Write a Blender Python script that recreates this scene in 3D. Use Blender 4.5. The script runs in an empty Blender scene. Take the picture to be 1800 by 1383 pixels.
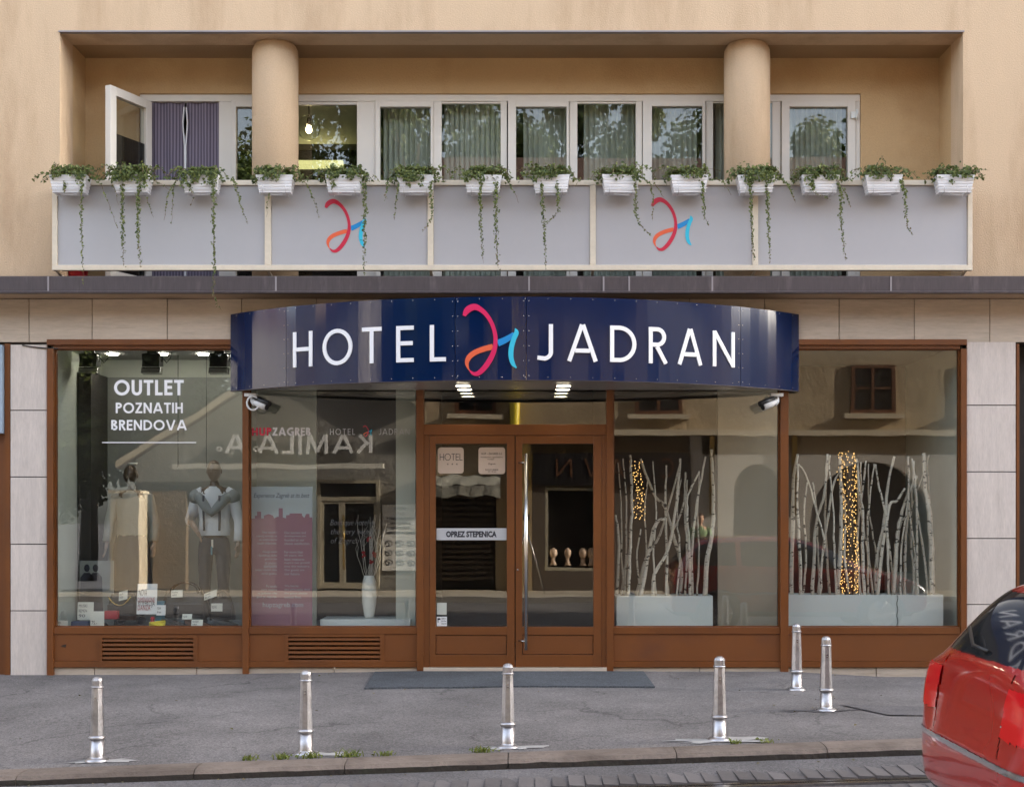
import bpy, math, random
from mathutils import Vector, Matrix, noise as mnoise

random.seed(7)
SC = bpy.context.scene
COL = SC.collection
R = math.radians
PI = math.pi

# ------------------------------------------------------------------ camera, sky, sun, exposure
EYE, DIST, FPX, CX, CY = 1.57, 14.0, 2450.0, 925.0, 905.0
cam_d = bpy.data.cameras.new('camera')
cam = bpy.data.objects.new('camera', cam_d)
COL.objects.link(cam)
cam.location = (0, -DIST, EYE)
cam.rotation_euler = (R(90), 0, 0)
cam_d.sensor_width = 36.0
cam_d.lens = 36.0 * FPX / 1800.0
cam_d.shift_x = (900.0 - CX) / 1800.0
cam_d.shift_y = (CY - 691.5) / 1800.0
cam_d.clip_start = 0.05
cam_d.clip_end = 2000
SC.camera = cam

SUN_EL, SUN_AZ = 22.0, 10.0        # azimuth measured from +x (along the street) towards +y (behind the hotel)
S = Vector((math.cos(R(SUN_AZ)) * math.cos(R(SUN_EL)), math.sin(R(SUN_AZ)) * math.cos(R(SUN_EL)), math.sin(R(SUN_EL))))
W = bpy.data.worlds.new('World')
SC.world = W
W.use_nodes = True
wt = W.node_tree
sky = wt.nodes.new('ShaderNodeTexSky')
sky.sky_type = 'NISHITA'
sky.sun_disc = False
sky.sun_elevation = R(SUN_EL)
sky.sun_rotation = math.atan2(S.x, S.y)
sky.air_density = 1.0
sky.dust_density = 2.5
sky.ozone_density = 1.0
bg = wt.nodes['Background']
bg.inputs['Strength'].default_value = 0.13
hz = wt.nodes.new('ShaderNodeHueSaturation')            # thin high haze: a paler sky
hz.inputs['Saturation'].default_value = 0.5
wt.links.new(sky.outputs[0], hz.inputs['Color'])
wt.links.new(hz.outputs[0], bg.inputs[0])
sd = bpy.data.lights.new('sun', 'SUN')
sd.energy = 3.6
sd.angle = R(0.6)
sd.color = (1.0, 0.87, 0.70)
sun = bpy.data.objects.new('sun', sd)
COL.objects.link(sun)
sun.rotation_euler = (-S).to_track_quat('-Z', 'Y').to_euler()
sun.location = (20, 20, 40)

SC.view_settings.view_transform = 'Standard'
SC.view_settings.look = 'None'
SC.view_settings.gamma = 1.0
SC.view_settings.use_curve_mapping = False
SC.view_settings.exposure = 2.87
SC.render.engine = 'CYCLES'
cy = SC.cycles
cy.use_denoising = True
cy.max_bounces = 10
cy.diffuse_bounces = 4
cy.glossy_bounces = 5
cy.transparent_max_bounces = 16
cy.transmission_bounces = 6
cy.sample_clamp_indirect = 8.0
cy.caustics_reflective = False
cy.caustics_refractive = False

# ------------------------------------------------------------------ coordinates: a photo pixel on a known depth plane
def PX(px, y=0.0): return (px - CX) * (DIST + y) / FPX
def PZ(py, y=0.0): return EYE + (CY - py) * (DIST + y) / FPX

def lin(h):
    h = h.lstrip('#')
    o = []
    for i in (0, 2, 4):
        v = int(h[i:i+2], 16) / 255.0
        o.append(v / 12.92 if v <= 0.04045 else ((v + 0.055) / 1.055) ** 2.4)
    return tuple(o)

# ------------------------------------------------------------------ materials
MATS = {}
def mat(name, col, rough=0.6, metal=0.0, var=0.10, vscale=3.0, stretch=(1, 1, 1), fine=0.0, fscale=60.0, fstretch=None,
        bump=0.0, bscale=60.0, bdist=0.01, spec=0.5, coat=0.0, rnd=0.0, rvar=0.0, dirt=None, dscale=0.7, dlo=0.5, dhi=0.75,
        emit=None, estr=0.0, alpha=None):
    m = bpy.data.materials.new(name)
    m.use_nodes = True
    nt = m.node_tree
    N, L = nt.nodes, nt.links
    p = N['Principled BSDF']
    p.inputs['Roughness'].default_value = rough
    p.inputs['Metallic'].default_value = metal
    p.inputs['Specular IOR Level'].default_value = spec
    p.inputs['Coat Weight'].default_value = coat
    p.inputs['Coat Roughness'].default_value = 0.04
    if len(col) == 3: col = (*col, 1)
    p.inputs['Base Color'].default_value = col
    if emit:
        p.inputs['Emission Color'].default_value = (*emit, 1)
        p.inputs['Emission Strength'].default_value = estr
    geo = N.new('ShaderNodeNewGeometry')
    def mapped(st):
        mp = N.new('ShaderNodeMapping')
        mp.inputs['Scale'].default_value = st
        L.new(geo.outputs['Position'], mp.inputs['Vector'])
        return mp.outputs[0]
    def nz(scale, st, detail=5, rg=0.6):
        t = N.new('ShaderNodeTexNoise')
        t.inputs['Scale'].default_value = scale
        t.inputs['Detail'].default_value = detail
        t.inputs['Roughness'].default_value = rg
        L.new(mapped(st), t.inputs['Vector'])
        return t.outputs['Fac']
    def mth(op, a, b):
        n = N.new('ShaderNodeMath'); n.operation = op
        for i, v in enumerate((a, b)):
            if isinstance(v, (int, float)): n.inputs[i].default_value = v
            else: L.new(v, n.inputs[i])
        return n.outputs[0]
    fac = None
    if var:
        fac = mth('MULTIPLY', mth('SUBTRACT', nz(vscale, stretch), 0.5), var * 4)
    if fine:
        f2 = mth('MULTIPLY', mth('SUBTRACT', nz(fscale, fstretch or stretch, 3, 0.7), 0.5), fine * 4)
        fac = f2 if fac is None else mth('ADD', fac, f2)
    if rnd:
        oi = N.new('ShaderNodeObjectInfo')
        f3 = mth('MULTIPLY', mth('SUBTRACT', oi.outputs['Random'], 0.5), rnd * 2)
        fac = f3 if fac is None else mth('ADD', fac, f3)
    src = None
    if fac is not None:
        v = mth('ADD', fac, 1.0)
        hs = N.new('ShaderNodeHueSaturation')
        hs.inputs['Color'].default_value = col
        L.new(v, hs.inputs['Value'])
        src = hs.outputs[0]
    if dirt:
        rp = N.new('ShaderNodeMapRange')
        rp.inputs['From Min'].default_value = dlo
        rp.inputs['From Max'].default_value = dhi
        L.new(nz(dscale, stretch, 8, 0.65), rp.inputs['Value'])
        mx = N.new('ShaderNodeMix'); mx.data_type = 'RGBA'
        L.new(rp.outputs[0], mx.inputs['Factor'])
        if src is None: mx.inputs['A'].default_value = col
        else: L.new(src, mx.inputs['A'])
        mx.inputs['B'].default_value = (*dirt, 1)
        src = mx.outputs['Result']
    if src is not None: L.new(src, p.inputs['Base Color'])
    if rvar:
        L.new(mth('ADD', mth('MULTIPLY', mth('SUBTRACT', nz(6, (1, 1, 1)), 0.5), rvar * 4), rough), p.inputs['Roughness'])
    if bump:
        b = N.new('ShaderNodeBump')
        b.inputs['Strength'].default_value = bump
        b.inputs['Distance'].default_value = bdist
        L.new(nz(bscale, fstretch or (1, 1, 1), 4, 0.6), b.inputs['Height'])
        L.new(b.outputs[0], p.inputs['Normal'])
    MATS[name] = m
    return m

def glass_mat(name, ior=1.7, tint=(0.9, 0.94, 0.92), wav=0.0):
    m = bpy.data.materials.new(name)
    m.use_nodes = True
    nt = m.node_tree; N, L = nt.nodes, nt.links
    N.remove(N['Principled BSDF'])
    out = N['Material Output']
    tr = N.new('ShaderNodeBsdfTransparent'); tr.inputs[0].default_value = (*tint, 1)
    gl = N.new('ShaderNodeBsdfGlossy'); gl.inputs['Roughness'].default_value = 0.0
    gl.inputs['Color'].default_value = (1, 1, 1, 1)
    # Schlick reflectance of one face, the same from both sides of the sheet
    f0 = ((ior-1)/(ior+1))**2
    gg = N.new('ShaderNodeNewGeometry')
    dt = N.new('ShaderNodeVectorMath'); dt.operation = 'DOT_PRODUCT'
    L.new(gg.outputs['Incoming'], dt.inputs[0]); L.new(gg.outputs['Normal'], dt.inputs[1])
    def mth(op, x, y):
        n = N.new('ShaderNodeMath'); n.operation = op; n.use_clamp = (op != 'ABSOLUTE')
        for i, v in enumerate((x, y)):
            if v is None: continue
            if isinstance(v, (int, float)): n.inputs[i].default_value = v
            else: L.new(v, n.inputs[i])
        return n.outputs[0]
    ca = mth('ABSOLUTE', dt.outputs['Value'], None)
    fr = mth('ADD', mth('MULTIPLY', mth('POWER', mth('SUBTRACT', 1.0, ca), 5.0), 1-f0), f0)
    mx = N.new('ShaderNodeMixShader')
    L.new(fr, mx.inputs[0]); L.new(tr.outputs[0], mx.inputs[1]); L.new(gl.outputs[0], mx.inputs[2])
    L.new(mx.outputs[0], out.inputs['Surface'])
    if wav:
        geo = N.new('ShaderNodeNewGeometry')
        t = N.new('ShaderNodeTexNoise'); t.inputs['Scale'].default_value = 1.6; t.inputs['Detail'].default_value = 1.0
        L.new(geo.outputs['Position'], t.inputs['Vector'])
        b = N.new('ShaderNodeBump'); b.inputs['Strength'].default_value = 1.0; b.inputs['Distance'].default_value = wav
        L.new(t.outputs['Fac'], b.inputs['Height'])
        L.new(b.outputs[0], gl.inputs['Normal'])
    MATS[name] = m
    return m

def asphalt(name, base, crack=True, light=0.0):
    m = bpy.data.materials.new(name)
    m.use_nodes = True
    nt = m.node_tree; N, L = nt.nodes, nt.links
    p = N['Principled BSDF']
    p.inputs['Roughness'].default_value = 0.85
    p.inputs['Specular IOR Level'].default_value = 0.3
    geo = N.new('ShaderNodeNewGeometry')
    def noise(scale, detail=4, rg=0.6):
        t = N.new('ShaderNodeTexNoise'); t.inputs['Scale'].default_value = scale
        t.inputs['Detail'].default_value = detail; t.inputs['Roughness'].default_value = rg
        L.new(geo.outputs['Position'], t.inputs['Vector']); return t.outputs['Fac']
    def mr(src, a, b, c, d):
        r = N.new('ShaderNodeMapRange')
        for i, v in zip(('From Min', 'From Max', 'To Min', 'To Max'), (a, b, c, d)): r.inputs[i].default_value = v
        L.new(src, r.inputs['Value']); return r.outputs[0]
    def mul(a, b):
        n = N.new('ShaderNodeMath'); n.operation = 'MULTIPLY'
        for i, v in enumerate((a, b)):
            if isinstance(v, (int, float)): n.inputs[i].default_value = v
            else: L.new(v, n.inputs[i])
        return n.outputs[0]
    g = noise(95, 2, 0.75)
    vo = N.new('ShaderNodeTexVoronoi'); vo.inputs['Scale'].default_value = 70
    L.new(geo.outputs['Position'], vo.inputs['Vector'])
    speck = mr(vo.outputs['Color'], 0, 1, 0.72, 1.35)
    v = mul(mr(g, 0.25, 0.75, 0.55, 1.45), speck)
    v = mul(v, mr(noise(1.1, 6, 0.65), 0.3, 0.7, 0.72, 1.22))
    v = mul(v, mr(noise(0.35, 3), 0.35, 0.65, 0.88, 1.12))
    if crack:
        wv = N.new('ShaderNodeTexNoise'); wv.inputs['Scale'].default_value = 2.2; wv.inputs['Detail'].default_value = 6
        L.new(geo.outputs['Position'], wv.inputs['Vector'])
        ad = N.new('ShaderNodeVectorMath'); ad.operation = 'MULTIPLY_ADD'
        L.new(wv.outputs['Color'], ad.inputs[0]); ad.inputs[1].default_value = (0.9, 0.9, 0.0)
        L.new(geo.outputs['Position'], ad.inputs[2])
        ve = N.new('ShaderNodeTexVoronoi'); ve.feature = 'DISTANCE_TO_EDGE'; ve.inputs['Scale'].default_value = 0.55
        L.new(ad.outputs[0], ve.inputs['Vector'])
        line = mr(ve.outputs['Distance'], 0.0, 0.013, 1, 0)
        mask = mr(noise(0.8, 3), 0.42, 0.55, 0, 1)
        v = mul(v, mr(mul(line, mask), 0, 1, 1.0, 0.55))
        # dark worn, crumbling band patches
        v = mul(v, mr(mul(mr(noise(28, 3, .8), .52, .6, 0, 1), mr(noise(0.9, 2), .55, .68, 0, 1)), 0, 1, 1.0, 0.62))
    hs = N.new('ShaderNodeHueSaturation'); hs.inputs['Color'].default_value = (*base, 1)
    L.new(v, hs.inputs['Value'])
    L.new(hs.outputs[0], p.inputs['Base Color'])
    b = N.new('ShaderNodeBump'); b.inputs['Strength'].default_value = 0.6; b.inputs['Distance'].default_value = 0.008
    L.new(g, b.inputs['Height']); L.new(b.outputs[0], p.inputs['Normal'])
    MATS[name] = m
    return m

def leaf_mat(name, c1, c2):
    m = bpy.data.materials.new(name); m.use_nodes = True
    nt = m.node_tree; N, L = nt.nodes, nt.links
    p = N['Principled BSDF']; p.inputs['Roughness'].default_value = 0.5; p.inputs['Specular IOR Level'].default_value = 0.4
    geo = N.new('ShaderNodeNewGeometry')
    mx = N.new('ShaderNodeMix'); mx.data_type = 'RGBA'
    mx.inputs['A'].default_value = (*c1, 1); mx.inputs['B'].default_value = (*c2, 1)
    L.new(geo.outputs['Random Per Island'], mx.inputs['Factor'])
    L.new(mx.outputs['Result'], p.inputs['Base Color'])
    out = N['Material Output']
    tl = N.new('ShaderNodeBsdfTranslucent'); L.new(mx.outputs['Result'], tl.inputs['Color'])
    ms = N.new('ShaderNodeMixShader'); ms.inputs[0].default_value = 0.25
    L.new(p.outputs[0], ms.inputs[1]); L.new(tl.outputs[0], ms.inputs[2]); L.new(ms.outputs[0], out.inputs['Surface'])
    MATS[name] = m
    return m

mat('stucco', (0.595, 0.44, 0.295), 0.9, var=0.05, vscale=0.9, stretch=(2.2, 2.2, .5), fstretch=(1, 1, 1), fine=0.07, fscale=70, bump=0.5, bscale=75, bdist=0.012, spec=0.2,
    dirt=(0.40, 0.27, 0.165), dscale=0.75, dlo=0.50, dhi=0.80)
mat('ceiling_shaded', (0.36, 0.245, 0.14), 0.9, var=0.08, vscale=1.5, fine=0.04, bump=0.4, bscale=42, bdist=0.015, spec=0.2)  # loggia shade painted into the colour, darker than the walls
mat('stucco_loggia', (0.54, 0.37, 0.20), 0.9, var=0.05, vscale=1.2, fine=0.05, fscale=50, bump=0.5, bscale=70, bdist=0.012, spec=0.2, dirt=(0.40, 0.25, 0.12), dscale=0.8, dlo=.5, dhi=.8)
mat('travertine_band', (0.50, 0.415, 0.33), 0.75, var=0.14, vscale=2.2, stretch=(1, 1, 9), fine=0.10, fscale=9, fstretch=(1, 1, 7), bump=0.25,
    bscale=14, bdist=0.006, rnd=0.10, dirt=(0.33, 0.26, 0.20), dscale=1.6, dlo=0.58, dhi=0.8)
mat('travertine_pillar', (0.60, 0.53, 0.48), 0.75, var=0.10, vscale=2.0, stretch=(7, 7, 1), fine=0.10, fscale=9, fstretch=(7, 7, 1.2), bump=0.25,
    bscale=12, bdist=0.006, rnd=0.08, dirt=(0.40, 0.33, 0.29), dscale=1.5, dlo=0.6, dhi=0.85)
mat('joint', (0.03, 0.022, 0.018), 0.9, var=0)
mat('flashing', (0.072, 0.057, 0.060), 0.5, metal=0.25, var=0.12, vscale=5, stretch=(5, 1, 1), fine=0.14, fscale=9, fstretch=(9, 1, 0.7), rvar=0.1,
    dirt=(0.14, 0.115, 0.115), dscale=2.2, dlo=0.55, dhi=0.8)
mat('seam', (0.30, 0.27, 0.28), 0.5, metal=0.4, var=0.1)
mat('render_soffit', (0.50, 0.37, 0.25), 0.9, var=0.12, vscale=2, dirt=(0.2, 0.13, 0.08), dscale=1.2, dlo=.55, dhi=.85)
mat('brown_frame', (0.160, 0.050, 0.0105), 0.36, var=0.10, vscale=1.6, fine=0.05, fscale=30, rvar=0.07, dirt=(0.10, 0.034, 0.012), dscale=1.1, dlo=.5, dhi=.8, spec=0.5)
mat('brown_panel', (0.165, 0.052, 0.0115), 0.42, var=0.10, vscale=1.6, fine=0.03, fscale=25, rvar=0.06, dirt=(0.12, 0.04, 0.017), dscale=1.3, dlo=0.55, dhi=0.8)
mat('upvc', (0.68, 0.64, 0.58), 0.45, var=0.04, vscale=2)
mat('rail_paint', (0.66, 0.58, 0.46), 0.5, var=0.08, vscale=4, fine=0.05, fscale=30, dirt=(0.30, 0.22, 0.14), dscale=3.5, dlo=0.66, dhi=0.8)
mat('frosted', (0.42, 0.412, 0.425), 0.30, var=0.02, vscale=0.9, fine=0.01, fscale=12, spec=0.5, rvar=0.012)
mat('navy', (0.0015, 0.012, 0.055), 0.10, var=0.0, spec=0.5, coat=0.0, bump=0.10, bscale=3.0, bdist=0.01, fstretch=(1.6, 1.6, .25))
mat('metal_soffit', (0.52, 0.51, 0.50), 0.22, metal=0.35, var=0.05)
mat('steel', (0.62, 0.61, 0.60), 0.25, metal=1.0, var=0.06)
mat('bollard_metal', (0.50, 0.49, 0.505), 0.38, metal=0.92, dirt=(0.26, 0.24, 0.235), dscale=6, dlo=.5, dhi=.75, var=0.16, vscale=9, fine=0.08, fscale=60, rvar=0.08, bump=0.12, bscale=60)
mat('white_letter', (0.86, 0.86, 0.88), 0.4, var=0)
mat('logo_red', lin('d4145a'), 0.4, var=0); mat('logo_crimson', lin('c51f3f'), 0.4, var=0)
mat('logo_orange', lin('e2623c'), 0.4, var=0); mat('logo_blue', lin('0f86c8'), 0.4, var=0); mat('logo_teal', lin('2fb9d6'), 0.4, var=0)
mat('planter_plastic', (0.78, 0.77, 0.78), 0.4, var=0.05, vscale=9)
mat('soil', (0.05, 0.03, 0.02), 0.95, var=0.2, vscale=40)
mat('bracket', (0.62, 0.60, 0.60), 0.4, metal=0.3, var=0.05)
leaf_mat('ivy', (0.045, 0.075, 0.018), (0.17, 0.20, 0.05))
leaf_mat('ivy_dry', (0.17, 0.13, 0.06), (0.10, 0.10, 0.03))
leaf_mat('tree_leaf', (0.035, 0.065, 0.015), (0.11, 0.14, 0.03))
mat('stem', (0.16, 0.11, 0.06), 0.8, var=0.1)
mat('bark', (0.10, 0.075, 0.055), 0.9, var=0.2, vscale=8)
asphalt('sidewalk_asphalt', (0.160, 0.148, 0.145))
asphalt('road_asphalt', (0.125, 0.118, 0.120), crack=False)
asphalt('patch_asphalt', (0.120, 0.112, 0.114), crack=False)
asphalt('mat_fibre', (0.075, 0.082, 0.092), crack=False)
mat('kerb_stone', (0.165, 0.13, 0.108), 0.85, var=0.16, vscale=3, fine=0.16, fscale=40, bump=0.7, bscale=25, bdist=0.02, rnd=0.12,
    dirt=(0.10, 0.075, 0.06), dscale=2.5, dlo=0.48, dhi=0.68)
mat('kerb_grime_shade', (0.040, 0.032, 0.026), 0.9, var=0.2, vscale=4, fine=0.2, fscale=40, bump=0.7, bscale=25, bdist=0.02, dirt=(0.045, 0.048, 0.028), dscale=2.0, dlo=.55, dhi=.7)
mat('sett_stone', (0.115, 0.105, 0.105), 0.7, var=0.12, vscale=6, fine=0.10, fscale=60, bump=0.4, bscale=50, rnd=0.22)
mat('rail_steel', (0.35, 0.33, 0.33), 0.22, metal=1.0, var=0.1)
mat('mortar_splash', (0.36, 0.345, 0.335), 0.9, var=0.15, vscale=20, bump=0.4, bscale=60)
glass_mat('shop_glass', 1.62, (0.93, 0.95, 0.94), wav=0.0005)
glass_mat('window_glass', 1.6, (0.86, 0.89, 0.88), wav=0.0006)
glass_mat('frost_band', 1.5, (0.35, 0.36, 0.36))
mat('display_wall', (0.24, 0.25, 0.235), 0.8, var=0.04)
mat('display_pale', (0.50, 0.52, 0.46), 0.7, var=0.04)
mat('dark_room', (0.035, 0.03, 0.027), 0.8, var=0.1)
mat('room_ceiling', (0.35, 0.34, 0.32), 0.7, var=0.02)
mat('display_floor', (0.22, 0.25, 0.30), 0.35, var=0.05)
mat('beige_panel', (0.42, 0.36, 0.28), 0.7, var=0.04)
mat('brown_room', (0.11, 0.085, 0.07), 0.8, var=0.06)
mat('lobby_floor', (0.10, 0.09, 0.085), 0.3, var=0.1)
mat('white_gloss', (0.68, 0.71, 0.70), 0.3, var=0.02)
mat('vase_white', (0.78, 0.77, 0.72), 0.35, var=0.02)
mat('birch', (0.62, 0.555, 0.47), 0.8, var=0.12, vscale=12, fine=0.12, fscale=14, fstretch=(1, 1, 5), bump=0.2, dirt=(0.05, 0.04, 0.035), dscale=11, dlo=0.57, dhi=0.61,
    stretch=(1, 1, 2.2))
mat('twig', (0.55, 0.50, 0.45), 0.8, var=0.1)
mat('red_bow', (0.35, 0.02, 0.025), 0.6, var=0.1)
mat('curtain', (0.50, 0.50, 0.44), 0.9, var=0.05, vscale=3)
mat('insect_screen', (0.135, 0.115, 0.155), 0.9, var=0.0)
mat('zip_white', (0.70, 0.70, 0.72), 0.6, var=0)
mat('poster_pink', (0.27, 0.12, 0.16), 0.6, var=0.03)
mat('poster_sky', (0.40, 0.44, 0.46), 0.6, var=0.02)
mat('bronze', (0.085, 0.055, 0.036), 0.32, metal=0.3, var=0.06)
mat('skin', (0.50, 0.30, 0.21), 0.55, var=0.04)
mat('hand_skin', (0.34, 0.24, 0.18), 0.5, var=0.04)
mat('hair', (0.08, 0.04, 0.02), 0.6, var=0.1)
mat('shirt_white', (0.62, 0.64, 0.68), 0.8, var=0.08, vscale=7, bump=0.5, bscale=9, bdist=0.03)
mat('cream_cloth', (0.30, 0.29, 0.25), 0.85, var=0.06, vscale=6, bump=0.5, bscale=8, bdist=0.03)
mat('sweater', (0.22, 0.24, 0.245), 0.95, var=0.08, vscale=20, bump=0.5, bscale=80)
mat('navy_cloth', (0.028, 0.036, 0.055), 0.9, var=0.08, vscale=6, bump=0.3, bscale=10, bdist=0.02)
mat('green_cloth', (0.24, 0.34, 0.18), 0.85, var=0.06)
mat('black_leather', (0.018, 0.017, 0.018), 0.45, var=0.1, bump=0.2, bscale=70)
mat('brown_leather', (0.12, 0.05, 0.025), 0.45, var=0.1)
mat('blue_leather', (0.02, 0.03, 0.085), 0.45, var=0.05)
mat('red_cloth', (0.42, 0.02, 0.03), 0.7, var=0.08)
mat('yellow_cloth', (0.75, 0.60, 0.04), 0.7, var=0.05)
mat('teal_box', (0.06, 0.22, 0.30), 0.5, var=0.05)
mat('paper', (0.72, 0.70, 0.62), 0.8, var=0.03)
mat('paper_white', (0.78, 0.78, 0.78), 0.8, var=0.02)
mat('ink', (0.03, 0.03, 0.04), 0.8, var=0)
mat('ink_red', (0.35, 0.03, 0.05), 0.8, var=0)
mat('plate_beige', (0.52, 0.42, 0.35), 0.5, var=0.02)
mat('pale_print', (0.15, 0.15, 0.15), 0.7, var=0)
mat('strip_grey', (0.50, 0.51, 0.53), 0.6, var=0.02)
mat('black_plastic', (0.018, 0.018, 0.02), 0.4, var=0.05)
mat('camera_white', (0.70, 0.70, 0.69), 0.35, var=0.03)
mat('gold', (0.62, 0.42, 0.12), 0.25, metal=1.0, var=0.05)
mat('lamp_glow', (1, 0.95, 0.85), 0.5, var=0, emit=(1.0, 0.86, 0.62), estr=3.0)
mat('spot_glow', (1, 0.97, 0.92), 0.5, var=0, emit=(1.0, 0.93, 0.82), estr=10)
mat('bulb_glow', (1, 0.9, 0.7), 0.5, var=0, emit=(1.0, 0.72, 0.38), estr=14)
mat('fairy_glow', (1, 0.7, 0.35), 0.5, var=0, emit=(1.0, 0.55, 0.16), estr=0.6)
mat('room_light_strip', (1, 0.9, 0.4), 0.5, var=0, emit=(1.0, 0.86, 0.35), estr=1.3)
mat('car_red', (0.42, 0.018, 0.014), 0.22, var=0.0, coat=1.0)
mat('car_glass', (0.02, 0.022, 0.025), 0.05, var=0, spec=0.8)
mat('tail_red', (0.75, 0.012, 0.02), 0.12, var=0, coat=0.8)
mat('tail_orange', (0.8, 0.22, 0.03), 0.12, var=0, coat=0.8)
mat('tyre', (0.02, 0.02, 0.02), 0.85, var=0.1)
mat('chrome', (0.75, 0.75, 0.76), 0.12, metal=1.0, var=0)
mat('opp_wall_grey', (0.25, 0.24, 0.225), 0.9, var=0.1, vscale=1.0, bump=0.5, bscale=8, bdist=0.05, dirt=(0.22, 0.19, 0.16), dscale=0.6)
mat('opp_wall_tan', (0.42, 0.33, 0.22), 0.9, var=0.1, vscale=1.0, bump=0.4, bscale=8, bdist=0.04, dirt=(0.26, 0.19, 0.12), dscale=0.6)
mat('opp_pale', (0.50, 0.47, 0.44), 0.9, var=0.08, vscale=1.0)
mat('opp_plaster', (0.58, 0.50, 0.38), 0.9, var=0.06)
mat('rough_render', (0.22, 0.16, 0.105), 0.95, var=0.2, vscale=6, bump=0.9, bscale=14, bdist=0.08)
mat('roof_tile', (0.11, 0.06, 0.045), 0.85, var=0.2, vscale=9, bump=0.6, bscale=12, bdist=0.05)
mat('opp_frame', (0.42, 0.38, 0.30), 0.5, var=0.05)
mat('opp_dark_glass', (0.02, 0.022, 0.025), 0.06, var=0, spec=0.7)
mat('shutter_grey', (0.10, 0.08, 0.065), 0.5, metal=0.3, var=0.1)
mat('sign_black', (0.012, 0.010, 0.012), 0.4, var=0)
mat('sunlit_yellow', (0.72, 0.56, 0.03), 0.4, var=0.05)
mat('awning_canvas', (0.30, 0.29, 0.25), 0.9, var=0.2, vscale=9, bump=0.8, bscale=12, bdist=0.05)
mat('light_housing', (0.74, 0.72, 0.66), 0.4, var=0.03)
mat('wig_head', (0.62, 0.45, 0.34), 0.5, var=0.03)
mat('bucket_red', (0.50, 0.01, 0.02), 0.35, var=0)
mat('blue_sign', (0.32, 0.42, 0.52), 0.35, var=0.03)
mat('concrete', (0.30, 0.28, 0.26), 0.9, var=0.1)
mat('slab_pave', (0.40, 0.35, 0.28), 0.85, var=0.1, vscale=3, fine=0.06)
leaf_mat('weed', (0.09, 0.13, 0.02), (0.20, 0.22, 0.05))

# screen stripes
_m = MATS['insect_screen']; _nt = _m.node_tree
_g = _nt.nodes.new('ShaderNodeNewGeometry'); _wv = _nt.nodes.new('ShaderNodeTexWave'); _wv.bands_direction = 'X'
_wv.inputs['Scale'].default_value = 9.5; _wv.inputs['Distortion'].default_value = 0.3
_nt.links.new(_g.outputs['Position'], _wv.inputs['Vector'])
_cr = _nt.nodes.new('ShaderNodeMix'); _cr.data_type = 'RGBA'
_cr.inputs['A'].default_value = (0.075, 0.06, 0.09, 1); _cr.inputs['B'].default_value = (0.23, 0.20, 0.26, 1)
_nt.links.new(_wv.outputs['Fac'], _cr.inputs['Factor'])
_nt.links.new(_cr.outputs['Result'], _nt.nodes['Principled BSDF'].inputs['Base Color'])

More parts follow.
